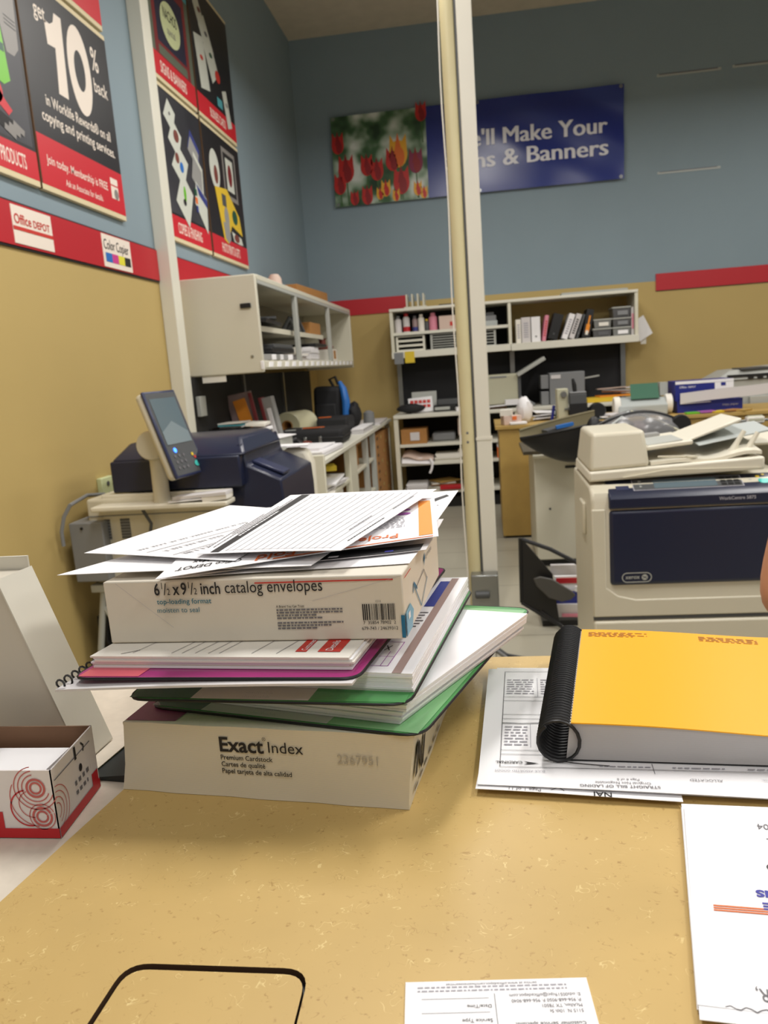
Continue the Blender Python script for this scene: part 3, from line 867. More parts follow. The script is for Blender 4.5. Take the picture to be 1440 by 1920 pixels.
# backpack
t = thing('backpack', 'black backpack with a bright blue side standing on the far counter', 'bag', (-1.32, 6.95, CZ))
mb = MB().rbox((-1.39, 6.98, CZ + .20), (0.25, 0.22, 0.38), 'black_soft', 0, 0, 0.05)
mb.build('body', t, bevel=0.04, seg=4)
MB().tube([(-1.27, 6.93, CZ + .42), (-1.235, 6.89, CZ + .36), (-1.215, 6.87, CZ + .25), (-1.225, 6.87, CZ + .12)], [.018, .03, .036, .03], 'blue', 10).build('side_panel', t, label='bright blue curved strip')
MB().tube([(-1.33, 6.95, CZ + .38), (-1.36, 6.93, CZ + .45), (-1.31, 6.94, CZ + .47), (-1.285, 6.94, CZ + .40)], .014, 'black', 8).build('top_handle', t)
MB().rbox((-1.40, 6.862, CZ + .14), (0.19, 0.04, 0.2), 'black_soft').build('front_pocket', t, bevel=.015)
mb = blob((-1.155, 6.93, CZ + .128), (0.06, 0.11, 0.11), 'black_soft', 14, 8, .12)
one(mb, 'cloth_bag', 'black lumpy bag slumped right of the backpack', 'bag')
mb = MB().lathe([(0.0, 0), (0.05, 0), (0.054, 0.02), (0.05, .12), (0.02, 0.14), (0, 0.14)], (-1.07, 7.2, CZ), 'grey', 16)
one(mb, 'grey_jar', 'grey jar standing behind the black lumpy bag, far counter end', 'jar')
# paper on the counter
def paper_on(name, label, c, d, rz, h, n, m='paper_edge', top='paper', seed=1):
    cx, cy = c
    q = []
    for sx, sy in ((-1, -1), (1, -1), (1, 1), (-1, 1)):
        x, y = sx * d[0] / 2, sy * d[1] / 2
        q.append((cx + x * math.cos(rz) - y * math.sin(rz), cy + x * math.sin(rz) + y * math.cos(rz)))
    return lambda z: one(pages(MB(), q, z, z + h, n, 0.006, m, top, seed), name, label, 'paper', smooth=0)
paper_on('paper_stack', 'white paper stack at the near front corner of the work counter', (-1.10, 5.0), (0.22, 0.55), -0.05, 0.035, 5)(CZ)
one(MB().rbox((-1.17, 4.96, CZ + .037), (0.20, 0.34, 0.006), 'paper_grey', .15).rbox((-1.13, 5.05, CZ + .043), (0.20, 0.3, 0.006), 'paper', -.1, .02), 'loose_sheets', 'loose printed sheets lying on the paper stack at the near counter corner', 'paper', smooth=0)
paper_on('paper_stack', 'white paper stack beside the black cases on the front edge of the counter', (-1.035, 6.55), (0.10, 0.55), 0.0, 0.05, 6, seed=3)(CZ)
paper_on('paper_stack', 'flat grey-white papers covering the far end of the work counter', (-1.10, 7.55), (0.24, 0.7), 0.03, 0.02, 4, 'paper_grey', 'paper_grey', 4)(CZ)
mb = MB().rbox((-1.265, 4.70, CZ + .071), (0.09, 0.22, 0.14), 'grey_light', -.1).rbox((-1.265, 4.70, CZ + .150), (0.12, 0.24, 0.006), 'paper', -.2, 0, .05)
one(mb, 'desk_box', 'small grey box with a white sheet on it, at the near end of the counter', 'box', bevel=.003)
one(MB().rbox((-1.29, 5.03, CZ + .037), (0.13, 0.12, 0.065), 'black', .3).tube([(-1.30, 4.98, CZ + .08), (-1.24, 5.0, CZ + .10), (-1.22, 5.08, CZ + .07)], .014, 'black', 8), 'tape_dispenser', 'black tape dispenser beside the grey box on the work counter', 'dispenser', bevel=.008)
one(MB().lathe([(0, 0), (0.045, 0), (0.05, .02), (0.04, .05), (0, .06)], (-1.24, 5.30, CZ), 'pic_brown', 14), 'stamp', 'small brown rounded stamp in front of the black case', 'stamp')
# under the counter
G = 'things on the shelves under the work counter'
def under(mb, name, label, cat, **k):
    one(mb, name, label, cat, G, **k)
mb = MB()
rnd = random.Random(11)
for k in range(5):
    mb.rbox((-1.12 + rnd.uniform(-.02, .02), 5.05 + rnd.uniform(-.1, .1), 0.634 + .012 * k), (0.22, 0.5, 0.010), ('paper_warm', 'paper', 'paper_grey')[k % 3], rnd.uniform(-.2, .2), 0, rnd.uniform(-.06, .06))
under(mb, 'paper_pile', 'crumpled white papers on the upper shelf under the near counter end', 'paper', smooth=0)
under(MB().rbox((-1.10, 5.30, 0.745), (0.1, 0.16, 0.035), 'yellow', .3), 'yellow_pad', 'yellow pad lying on papers on the upper shelf under the counter', 'pad', bevel=.004)
under(MB().box(-1.3, -1.03, 4.75, 5.0, 0.357, 0.56, 'grey').box(-1.029, -1.026, 4.80, 4.95, 0.42, 0.52, 'ink_grey'), 'grey_carton', 'grey box on the middle shelf at the near end under the counter', 'box', bevel=.004)
under(MB().box(-1.3, -1.03, 5.06, 5.42, 0.357, 0.575, 'paper_warm').box(-1.029, -1.026, 5.18, 5.32, 0.44, 0.50, 'cardboard'), 'white_carton', 'white box with a brown label right of the grey box, under the counter', 'box', bevel=.004)
mb = pages(MB(), [(-1.3, 4.8), (-1.02, 4.8), (-1.02, 5.4), (-1.3, 5.4)], 0.106, 0.26, 7, .01, 'paper_edge')
under(mb, 'paper_stack', 'white paper ream stack on the lowest shelf under the near counter end', 'paper', smooth=0)
under(MB().box(-1.55, -1.06, 5.90, 6.38, 0.626, 0.80, 'cardboard').box(-1.58, -1.03, 5.88, 6.40, 0.80, 0.825, 'cardboard'), 'carton', 'brown carton with a lid on the upper shelf, middle bay under the counter', 'box', bevel=.003)
under(MB().box(-1.5, -1.07, 5.92, 6.36, 0.356, 0.53, 'cardboard'), 'carton', 'brown carton on the middle shelf, middle bay under the counter', 'box', bevel=.003)
mb = MB().box(-1.45, -0.985, 6.96, 7.9, 0.107, 0.80, 'cardboard')
f2 = plane((-0.985, 6.96, .107), (0, 1, 0), (0, 0, 1), .002)
for k in range(9):
    mb.rect(f2, 0.03, 0.05 + .075 * k, 0.12, 0.075 + .075 * k, 'board_brown').disc(f2, .5 + .2 * math.sin(k * 2.1), .06 + .075 * k, .05, .02, 'tan_wood')
one(mb, 'carton', 'tall stained brown carton filling the far bay under the work counter', 'box', bevel=.004)

# ------------------------------------------------------------------ shelving on the back wall
bs = thing('wall_shelf', 'long white two-bay shelf unit mounted on the back wall', 'shelf', (0.295, 8.0, 1.475))
MB().box(-0.885, 1.475, 7.80, 8.24, 1.93, 1.957, 'shelf_white').build('top_panel', bs, bevel=.004)
MB().box(-0.885, 0.28, 7.80, 8.24, 1.52, 1.54, 'shelf_white').box(-0.885, 0.278, 7.79, 7.81, 1.478, 1.542, 'shelf_white').build('bottom_shelf', bs, bevel=.003)
MB().box(0.282, 1.478, 7.80, 8.24, 1.52, 1.54, 'shelf_white').box(0.282, 1.478, 7.79, 7.81, 1.474, 1.542, 'shelf_white').build('bottom_shelf', bs, bevel=.003)
for x in (-0.885, 0.262, 1.445):
    MB().box(x, x + .03, 7.81, 8.24, 1.54, 1.93, 'white_metal').build('side_panel', bs, bevel=.003)
MB().box(-0.855, 0.262, 7.83, 8.235, 1.705, 1.718, 'shelf_white').box(-0.855, 0.262, 7.825, 7.84, 1.70, 1.728, 'shelf_white').build('inner_shelf', bs)
MB().box(-0.855, 0.262, 8.235, 8.2495, 1.54, 1.93, 'dark_board').build('back_panel', bs, smooth=0)
SB = 1.541
def shelf_item(mb, name, label, cat, g, **k):
    return one(mb, name, label, cat, g, **k)
# binders
GB = 'binders on the back wall shelf'
bind = (('paper_warm', 0.335, 0.048, 0.225, 0.0, 'narrow white binder at the left end of the binder row', 'ink_pale'),
        ('paper_grey', 0.388, 0.086, 0.24, 0.0, 'wide pale grey binder, second from the left in the binder row', 'ink_pale'),
        ('paper', 0.482, 0.085, 0.238, 0.0, 'white binder with a dark dot on its spine, third in the row', None),
        ('pink', 0.580, 0.035, 0.245, 0.16, 'thin pink and red binder leaning right beside the white ones', 'ink_red'),
        ('black', 0.632, 0.095, 0.245, 0.30, 'wide black binder leaning in the middle of the row', None),
        ('paper', 0.765, 0.055, 0.245, 0.36, 'white binder with spine print leaning right of the black binder', 'ink_pale'),
        ('paper_grey', 0.835, 0.05, 0.24, 0.36, 'light grey binder with black marks, leaning near the end of the row', 'ink'),
        ('grey_dark', 0.898, 0.024, 0.235, 0.34, 'thin dark grey binder leaning before the black folder', None))
for (m, x, w, h, lean, lb, pr) in bind:
    t = thing('ring_binder', lb, 'binder', (x + w / 2, 7.95, SB), 0, GB)
    mb = MB()
    ry = lean
    c, s = math.cos(ry), math.sin(ry)
    def sp(px, pz):      # lean to the right about the lower left corner, lifted so it stays on the shelf
        return (x + px * c + pz * s, SB + 0.001 + w * s - px * s + pz * c)
    pts = [sp(0, 0), sp(w, 0), sp(w, h), sp(0, h)]
    mb.prism(pts, 'y', 7.86, 8.12, m)
    mb.build('cover', t, bevel=.004)
    fn = lambda a, b, l=0: V((sp(a, b)[0], 7.8595 - .0006 * l, sp(a, b)[1]))
    mb = MB()
    if pr:
        for q in range(7):
            mb.rect(fn, w * .25, h * (.2 + .09 * q), w * .75, h * (.25 + .09 * q), pr)
    else:
        mb.disc(fn, w / 2, h * .22, .009, .009, 'ink_grey' if m != 'black' else 'grey_dark')
    mb.build('spine_print', t, smooth=0)
t = thing('presentation_folder', 'black folder with a yellow sticker leaning at the end of the binder row', 'folder', (1.0, 7.95, SB), 0, GB)
def sp2(px, pz, x=0.955, w=.055, c=math.cos(.22), s=math.sin(.22)):
    return (x + px * c + pz * s, SB + .001 + w * s - px * s + pz * c)
MB().prism([sp2(0, 0), sp2(.075, 0), sp2(.065, .27), sp2(0, .27)], 'y', 7.85, 8.10, 'black').build('cover', t, bevel=.003)
fn = lambda a, b, l=0: V((sp2(a, b)[0], 7.8495 - .0006 * l, sp2(a, b)[1]))
MB().rect(fn, .02, .05, .055, .13, 'bar_orange').rect(fn, .025, .03, .05, .07, 'paper_warm', 2).rect(fn, .03, .13, .045, .21, 'bar_orange').build('sticker', t, smooth=0)
# plastic bins
mat('smoke_plastic', (150, 152, 150), 0.25, alpha=0.75)
mat('smoke_dark', (92, 92, 94), 0.25)
GN = 'small plastic bins on the back wall shelf'
def sbin(x0, x1, z, h, m, lb, ins):
    t = thing('storage_bin', lb, 'bin', ((x0 + x1) / 2, 7.95, z), 0, GN)
    a = .008
    MB().hexa([(x0 + a, 7.86, z), (x1 - a, 7.86, z), (x1 - a, 8.08, z), (x0 + a, 8.08, z), (x0, 7.85, z + h), (x1, 7.85, z + h), (x1, 8.09, z + h), (x0, 8.09, z + h)], m).build('tub', t, bevel=.004)
    MB().box(x0 - .003, x1 + .003, 7.845, 8.095, z + h - .014, z + h - .002, 'grey_light').build('rim', t, bevel=.002)
    MB().rbox(((x0 + x1) / 2 + .01, 7.851, z + h * .42), ((x1 - x0) * .55, .004, h * .4), ins, 0, -.06).build('label', t)
sbin(1.06, 1.235, SB, .085, 'smoke_dark', 'lower left grey plastic bin on the shelf, under the white-label bin', 'smoke_dark')
sbin(1.07, 1.235, SB + .086, .085, 'smoke_plastic', 'upper left plastic bin showing white contents, next to the tall dark stack', 'paper_warm')
sbin(1.245, 1.415, SB, .085, 'smoke_plastic', 'bottom plastic bin of the right-hand stack, with a white card', 'paper')
sbin(1.245, 1.415, SB + .086, .085, 'smoke_dark', 'middle plastic bin of the right-hand stack', 'grey')
sbin(1.245, 1.415, SB + .172, .10, 'smoke_dark', 'top dark plastic bin of the right-hand stack', 'grey')
one(MB().box(1.419, 1.442, 7.86, 8.08, SB, SB + .26, 'paper_grey').box(1.424, 1.440, 7.857, 7.86, SB + .06, SB + .2, 'pink'), 'booklet', 'upright booklet with a pink spine at the far right end of the shelf', 'book', smooth=0)
one(MB().rbox((1.545, 8.02, 1.60), (0.15, .003, .20), 'paper', .3, 0, -.5).rbox((1.57, 8.05, 1.54), (0.06, .003, .18), 'paper_warm', .4, .1), 'paper_sheets', 'white sheets sticking out past the right end of the wall shelf', 'paper', smooth=0)
# bottles and boxes, left bay
GT = 'bottles and cans on the upper left shelf'
IS = 1.7285
def bottle(x, r, h, m, cap, lb, band=None):
    t = thing('spray_bottle', lb, 'bottle', (x, 7.93, IS), 0, GT)
    MB().lathe([(0, 0), (r, 0), (r, h * .72), (r * .8, h * .8), (r * .5, h * .84), (0, h * .84)], (x, 7.93, IS), m, 18).build('body', t)
    MB().lathe([(0, h * .84), (r * .6, h * .84), (r * .55, h), (0, h)], (x, 7.93, IS), cap, 14).build('cap', t)
    if band:
        MB().lathe([(r + .001, h * .05), (r + .001, h * .3)], (x, 7.93, IS), band, 18).build('label', t)
bottle(-0.815, .034, .165, 'paper_grey', 'grey', 'pale grey bottle at the left end of the wall shelf')
bottle(-0.733, .034, .185, 'paper_grey', 'red', 'white spray can with red cap and red band on the shelf', 'red')
bottle(-0.648, .027, .155, 'plum_clear', 'ink_grey', 'small bottle with a purple band left of the white can', 'pic_blue')
bottle(-0.585, .032, .165, 'paper_warm', 'paper_warm', 'plain white can on the shelf before the dark small bottle')
bottle(-0.53, .022, .115, 'grey_dark', 'yellow', 'small dark bottle with a yellow cap on the shelf')
bottle(-0.467, .042, .17, 'pink', 'pink', 'pink bottle left of the pale pink box on the shelf')
one(MB().box(-0.405, -0.235, 7.86, 8.05, IS, IS + .13, 'pale_pink').box(-.30, -.26, 7.857, 7.86, IS + .03, IS + .07, 'ink_red'), 'carton', 'pale pink box right of the bottles on the upper left shelf', 'box', bevel=.003)
one(MB().box(-.02, .16, 7.88, 8.05, IS, IS + .05, 'tape').box(.0, .15, 7.89, 8.04, IS + .05, IS + .10, 'grey').box(.02, .13, 7.9, 8.03, IS + .10, IS + .13, 'grey_dark'), 'box_pile', 'small flat grey boxes stacked right of the pole on the upper shelf', 'box', bevel=.004)
# drawer organisers
def organiser(x0, x1, n, m, slot, lb):
    t = thing('literature_sorter', lb, 'organizer', ((x0 + x1) / 2, 7.93, SB), 0, 'slotted sorters on the lower left shelf')
    h = .15
    mb = MB().box(x0, x0 + .02, 7.85, 8.1, SB, SB + h, m).box(x1 - .02, x1, 7.85, 8.1, SB, SB + h, m).box(x0, x1, 8.09, 8.1, SB, SB + h, slot)
    mb.build('frame', t, bevel=.002)
    for k in range(n + 1):
        z = SB + k * (h - .008) / n
        MB().box(x0 + .02, x1 - .02, 7.85, 8.09, z, z + .008 + (.012 if m == 'shelf_white' else 0) * (k < n), m).build('slat', t)
organiser(-.84, -.555, 3, 'shelf_white', 'grey_dark', 'white three-slot sorter at the left end of the lower shelf')
organiser(-.50, -.20, 6, 'grey_light', 'black', 'grey six-slot sorter with dark slots left of the pole')
organiser(-.10, .14, 5, 'grey_light', 'black', 'grey slotted sorter showing just right of the square post')
one(MB().box(-.86, -.77, 7.786, 7.79, 1.425, 1.535, 'grey'), 'hanging_tag', 'grey square tag hanging from the left end of the shelf front', 'tag', smooth=0)
one(MB().box(-.755, -.66, 7.784, 7.788, 1.43, 1.54, 'yellow'), 'hanging_tag', 'yellow square tag hanging from the left end of the shelf front', 'tag', smooth=0)
mb = MB()
for k in range(4):
    mb.box(-.72 + .055 * k, -.705 + .055 * k, 7.87, 8.08, 1.965, 2.09, 'cab_white')
mb.box(-.74, -.52, 7.86, 8.09, 1.957, 1.97, 'cab_white')
one(mb, 'file_rack', 'white upright file rack standing on top of the wall shelf', 'rack', bevel=.002)
one(MB().box(-.40, -.22, 7.88, 8.0, 1.957, 1.972, 'black').box(-.235, -.215, 7.88, 8.0, 1.972, 2.07, 'black'), 'bookend', 'black bookend lying on the wall shelf left of the pole', 'bookend', bevel=.002)
one(MB().box(.78, 1.40, 7.90, 8.1, 1.957, 1.985, 'grey_light'), 'clear_tray', 'flat pale tray lying on the right end of the wall shelf top', 'tray', bevel=.006)
# dark board under it
db = thing('backboard', 'black panel between the wall shelf and the back desk', 'panel', (.25, 8.2, .935))
MB().box(-.86, 1.36, 8.16, 8.20, .937, 1.474, 'black_soft').build('board', db, smooth=0)
for x in (-.875, .275, 1.36):
    MB().box(x, x + .045, 8.12, 8.2, .937, 1.474, 'steel').build('upright', db)
# back desk
bd = thing('back_desk', 'white metal desk with lower shelves along the back wall', 'desk', (.3, 7.9, 0))
MB().box(-.885, 1.50, 7.55, 8.24, .90, .936, 'shelf_white').build('worktop', bd, bevel=.006)
for z in (.618, .435, .155):
    MB().box(-.84, 1.46, 7.57, 8.2, z, z + .028, 'shelf_white').build('shelf', bd, bevel=.003)
for x in (-.885, .28, 1.455):
    MB().box(x, x + .042, 7.56, 7.62, 0, .90, 'white_metal').build('upright', bd, bevel=.002)
MB().box(-.86, 1.48, 8.2, 8.24, 0, .90, 'dark_board').build('back_panel', bd, smooth=0)
MB().box(-.84, 1.46, 7.64, 7.66, 0, .10, 'black').build('kick_plate', bd, smooth=0)
DZ = .937
mb = MB().rbox((-.63, 7.80, DZ + .075), (.24, .012, .15), 'paper', 0, -.25, -.06)
fn = plane((-.745, 7.79, DZ + .03), (1, 0, -.0), (0, .25, .97), .0015)
fn = (lambda g: (lambda x, y, l=0: g(x, y, l) + V((0, -.012, 0))))(fn)
for r in range(2):
    for k in range(5):
        mb.rect(fn, .012 + .042 * k, .02 + .045 * r, .045 + .042 * k, .05 + .045 * r, 'ink_red')
one(mb, 'notice_card', 'white card with rows of red marks leaning on the back desk', 'card', smooth=0)
one(MB().rbox((-.60, 7.92, DZ + .10), (.25, .02, .2), 'grey_light', 0, -.15), 'grey_card', 'light grey card sheet leaning behind the red-marked card', 'card', bevel=.003)
one(blob((-.72, 7.70, DZ + .052), (.13, .06, .045), 'black_soft', 14, 8, .12), 'black_cloth', 'black crumpled cloth on the left corner of the back desk', 'cloth')
one(MB().box(-.50, -.28, 7.75, 8.0, DZ, DZ + .06, 'black').box(-.46, -.26, 7.78, 7.98, DZ + .062, DZ + .115, 'grey_dark').box(-.49, -.34, 7.742, 7.75, DZ + .015, DZ + .045, 'grey_light'), 'desk_printer', 'small black office machine with a grey slot on the back desk', 'machine', bevel=.008)
one(MB().rbox((-.19, 7.68, DZ + .018), (.18, .16, .035), 'paper', .1), 'paper_pad', 'white pad on the back desk left of the pole', 'paper', bevel=.002)
# machine with an open lid
mat('machine_beige', (184, 182, 158), 0.45)
t = thing('folding_machine', 'beige office machine with a raised slanted lid on the back desk', 'machine', (.18, 7.85, DZ))
MB().box(.02, .335, 7.70, 8.05, DZ + .03, DZ + .32, 'machine_beige').build('body', t, bevel=.01)
MB().rbox((.455, 7.80, DZ + .375), (.30, .30, .035), 'grey_light', 0, 0, -.50).build('lid', t, bevel=.004)
MB().rbox((.41, 7.80, DZ + .055), (.16, .24, .025), 'grey', 0, 0, .55).build('foot_tray', t, bevel=.004)
MB().box(.06, .22, 7.695, 7.70, DZ + .29, DZ + .305, 'grey').build('slot', t)
MB().rbox((.34, 7.72, DZ + .2), (.03, .06, .22), 'grey_dark').build('hinge_bar', t)
one(MB().rbox((.17, 7.62, DZ + .03), (.36, .12, .006), 'paper', .03, 0, -.05).rbox((.26, 7.61, DZ + .055), (.13, .10, .05), 'paper', .05).rbox((.10, 7.64, DZ + .013), (.22, .1, .026), 'board_brown'), 'paper_sheets', 'white sheets and small white block on the desk before the beige machine', 'paper', smooth=0)
t = thing('office_machine', 'grey boxy office machine with a pale label on the back desk', 'machine', (.8, 7.85, DZ))
MB().box(.625, .955, 7.70, 7.98, DZ, DZ + .30, 'grey').build('body', t, bevel=.006)
MB().box(.545, .62, 7.72, 7.95, DZ, DZ + .13, 'grey').box(.545, .62, 7.72, 7.95, DZ + .155, DZ + .285, 'grey').build('side_block', t, bevel=.005)
MB().box(.64, .73, 7.695, 7.70, DZ + .245, DZ + .28, 'paper_grey').build('label', t)
MB().rbox((1.03, 7.85, DZ + .235), (.16, .02, .014), 'grey_light', 0, 0, -.12).build('arm', t)
one(MB().rbox((1.10, 7.72, DZ + .022), (.28, .2, .042), 'pic_yellow', .05).rbox((1.22, 7.74, DZ + .05), (.3, .2, .012), 'bar_orange', .1), 'envelope_pile', 'yellow-orange envelopes stacked on the back desk right of the grey machine', 'envelopes', bevel=.002)
mb = MB()
rnd = random.Random(2)
for k in range(5):
    mb.rbox((1.25 + rnd.uniform(-.04, .04), 7.82 + rnd.uniform(-.03, .03), DZ + .075 + .011 * k), (.27, .2, .006), ('paper_grey', 'pale_pink', 'paper_grey')[k % 3], rnd.uniform(-.5, .5), rnd.uniform(-.08, .08), rnd.uniform(-.12, .12))
one(mb, 'paper_pile', 'curled grey papers lying on the yellow envelopes on the back desk', 'paper', smooth=0)
# lower shelves
one(MB().box(-.825, -.575, 7.60, 7.9, .647, .79, 'cardboard').rbox((-.69, 7.597, .72), (.09, .004, .08), 'paper_grey'), 'carton', 'brown carton with a white label on the shelf under the back desk', 'box', bevel=.003)
one(MB().box(-.53, -.30, 7.72, 8.0, .647, .73, 'grey'), 'grey_carton', 'grey box right of the labelled carton under the back desk', 'box', bevel=.02)
one(MB().box(-.25, -.12, 7.6, 7.8, .647, .70, 'paper_grey').box(-.27, -.12, 7.7, 7.85, .70, .86, 'pale_pink'), 'box_pile', 'pale boxes stacked under the back desk, close left of the pole', 'box', bevel=.003)
mb = MB()
mb.grid(lambda u, v: (-.82 + .30 * u, 7.56 + .22 * v, .53 + .035 * math.sin(3 * u + 1) * v - .05 * (1 - v) ** 2 * u + .01 * math.sin(9 * u)), 12, 6, 'pale_pink', .006)
mb.grid(lambda u, v: (-.83 + .31 * u, 7.55 + .05 * v, .52 - .05 * (1 - v) - .02 * u), 10, 3, 'paper', .005)
mb.tube([(-.55, 7.56, .50), (-.53, 7.545, .45), (-.54, 7.54, .40), (-.56, 7.54, .36)], .012, 'paper', 6)
one(mb, 'magazine', 'open magazine drooping over the shelf edge under the back desk', 'magazine')
mb = pages(MB(), [(-.50, 7.6), (-.24, 7.6), (-.24, 7.85), (-.50, 7.85)], .464, .535, 6, .012, 'paper_warm', 'paper_warm', 8)
one(mb, 'paper_pile', 'cream paper pile right of the drooping magazine, under the back desk', 'paper', smooth=0)
one(blob((-.18, 7.69, .535), (.11, .06, .06), 'paper_warm', 12, 8, .15), 'cloth_bundle', 'cream crumpled bundle on the middle shelf, next to the pole', 'bundle')
mb = pages(MB(), [(-.80, 7.6), (-.60, 7.6), (-.60, 7.9), (-.80, 7.9)], .184, .245, 6, .006, 'paper_edge', 'paper', 9)
one(mb, 'paper_stack', 'white paper stack on the lowest shelf under the back desk', 'paper', smooth=0)
mb = MB()
for k in range(4):
    mb.rbox((-.46 + .03 * (k % 2), 7.82, .19 + .018 * k), (.24, .22, .012), ('paper_warm', 'cardboard', 'paper_warm', 'tan_wood')[k], .4 * k - .6)
one(mb, 'paper_pile', 'mixed brown and cream papers beside the white stack, lowest shelf', 'paper', smooth=0)
one(MB().rbox((-.36, 7.60, .205), (.22, .10, .035), 'red'), 'red_folder', 'red folder on the lowest shelf under the back desk, left of the pole', 'folder', bevel=.003)
one(MB().box(.10, .22, 7.6, 7.75, .464, .57, 'ink_orange').box(.10, .22, 7.6, 7.75, .57, .60, 'paper'), 'orange_box', 'orange box on a shelf under the desk, seen right of the post', 'box', bevel=.003)
# ------------------------------------------------------------------ colour printer on the left
PY = 2.95
pr = thing('colour_printer', 'cream and navy production printer with a tilted touch screen by the left wall', 'printer', (-1.25, 3.3, 0))
MB().box(-1.64, -1.06, PY + .02, 3.72, 0.60, 0.955, 'cream').build('body', pr, bevel=.012, seg=3)
MB().box(-1.53, -0.98, PY + .05, 3.60, 0.97, 1.10, 'navy').build('scanner_base', pr, bevel=.008)
mb = MB()
mb.hexa([(-1.53, PY + .05, 1.098), (-.955, PY + .05, 1.098), (-.955, 3.60, 1.098), (-1.53, 3.60, 1.098), (-1.48, PY + .15, 1.165), (-1.0, PY + .15, 1.165), (-1.0, 3.55, 1.165), (-1.48, 3.55, 1.165)], 'navy')
mb.build('scanner_lid', pr, bevel=.015, seg=3)
mb = MB().prism([(-1.08, .955), (-1.08, 1.10), (-.985, 1.145), (-.965, 1.05), (-.90, 1.02), (-.83, .985), (-.825, .90), (-.825, .60), (-1.08, .60)], 'y', PY + .10, 3.62, 'navy')
mb.build('finisher_cover', pr, bevel=.008)
MB().rbox((-.90, PY + .22, 1.03), (.14, .1, .012), 'navy_light', 0, 0, .42).build('cover_tab', pr, bevel=.003)
MB().prism([(-.99, .62), (-.99, 1.03), (-.95, 1.055), (-.855, 1.045), (-.83, .98), (-.83, .62)], 'y', 3.63, 3.72, 'cream_light').build('output_cover', pr, bevel=.02, seg=3)
# work shelf and screen post
MB().box(-1.575, -1.01, PY - .07, PY + .04, .915, .935, 'cream_light').build('work_shelf', pr, bevel=.006, seg=3)
MB().box(-1.575, -1.02, PY + .03, PY + .05, .935, .968, 'cream_light').build('shelf_lip', pr, bevel=.004)
mb = MB().tube([(-1.30, PY + .0, .935), (-1.30, PY, 1.10), (-1.305, PY, 1.15)], [.033, .031, .036], 'cream', 18)
mb.build('screen_post', pr)
MB().lathe([(0, -.05), (.052, -.05), (.058, -.04), (.058, .04), (.052, .05), (0, .05)], (-1.305, PY + .0, 1.165), 'cream', 24, ax='y').build('hinge', pr)
# screen: tilted slab facing up-right of the room
c0 = V((-1.215, PY - .005, 1.215))
nrm = V((.935, -.17, .31)).normalized()       # turned towards the room and tilted back
across = V((.17, .935, 0)).normalized()
across = (across - nrm * across.dot(nrm)).normalized()
upw = nrm.cross(across).normalized()
def slab(mb, x0, x1, y0, y1, d0, d1, m):
    P = lambda x, y, d: c0 + across * x + upw * y + nrm * d
    return mb.hexa([P(x0, y0, d0), P(x1, y0, d0), P(x1, y1, d0), P(x0, y1, d0), P(x0, y0, d1), P(x1, y0, d1), P(x1, y1, d1), P(x0, y1, d1)], m)
slab(MB(), -.108, .108, -.185, .165, -.045, -.006, 'cream').build('screen_back', pr, bevel=.018, seg=4)
sf = slab(MB(), -.11, .11, -.187, .167, -.010, .004, 'navy_light').build('screen_bezel', pr, bevel=.006, seg=2)
fs = plane(c0 + nrm * .0045, across, upw, .0012)
slab(MB(), -.102, .102, -.178, .158, -.004, .0045, 'grey_dark').build('screen_face', sf, bevel=.002)
mat('screen_light', (124, 138, 144), 0.15)
MB().rect(fs, -.088, -.052, .088, .135, 'screen').poly(fs, [(-.088, .0), (.0, .04), (.088, -.01), (.088, -.052), (-.088, -.052)], 'screen_light', 1.4).build('display', sf, smooth=0)
mat('screen_light', (124, 138, 144), 0.15)
mat('blue_led', (60, 120, 255), 0.3, emit=3.0)
mat('green_led', (40, 220, 70), 0.3, emit=4.0)
MB().disc(fs, -.055, -.077, .010, .010, 'blue_led', 2).build('lit_button', sf, smooth=0, label='glowing blue button')
mb = MB().disc(fs, .06, -.145, .018, .012, 'teal_button', 2).disc(fs, .05, -.105, .008, .007, 'yellow', 2).disc(fs, .062, -.118, .007, .006, 'ink_red', 2)
for k in range(9):
    mb.disc(fs, -.07 + .03 * (k % 3), -.10 - .024 * (k // 3), .006, .006, 'ink_grey', 2)
mb.build('button_panel', sf, smooth=0)
for (va, vb) in ((-1.57, -1.545), (-1.50, -1.46)):
    mb = MB().box(va, vb, PY + .018, PY + .0205, .785, .87, 'grey')
    for k in range(7):
        mb.box(va, vb, PY + .0165, PY + .0205, .79 + .012 * k, .796 + .012 * k, 'grey_dark')
    mb.build('air_vent', pr, smooth=0)
MB().box(-1.64, -1.06, PY + .017, PY + .021, .882, .886, 'grey').build('seam', pr, smooth=0)
MB().box(-1.70, -1.555, PY - .03, PY + .2, .62, .868, 'grey').build('side_box', pr, bevel=.005)
MB().lathe([(0, -.004), (.006, -.004), (.006, 0)], (-1.645, PY - .03, .845), 'black', 12, ax='y').build('screw', pr)
one(MB().rbox((-1.14, PY - .025, .946), (.22, .08, .006), 'paper', .04, 0, -.05).rbox((-1.12, PY - .025, .959), (.22, .08, .012), 'paper_grey', -.03, 0, -.06).rbox((-1.06, PY - .03, .948), (.10, .07, .02), 'paper_warm', .0, 0, -.1), 'paper_sheets', 'white sheets lying on the printer shelf right of the screen post', 'paper', smooth=0)
one(MB().rbox((-.93, 3.66, 1.066), (.17, .10, .005), 'paper', .1, 0, .02).rbox((-.90, 3.66, 1.062), (.1, .1, .004), 'paper_grey', .2), 'output_sheets', 'white sheets on the output tray behind the navy printer cover', 'paper', smooth=0)
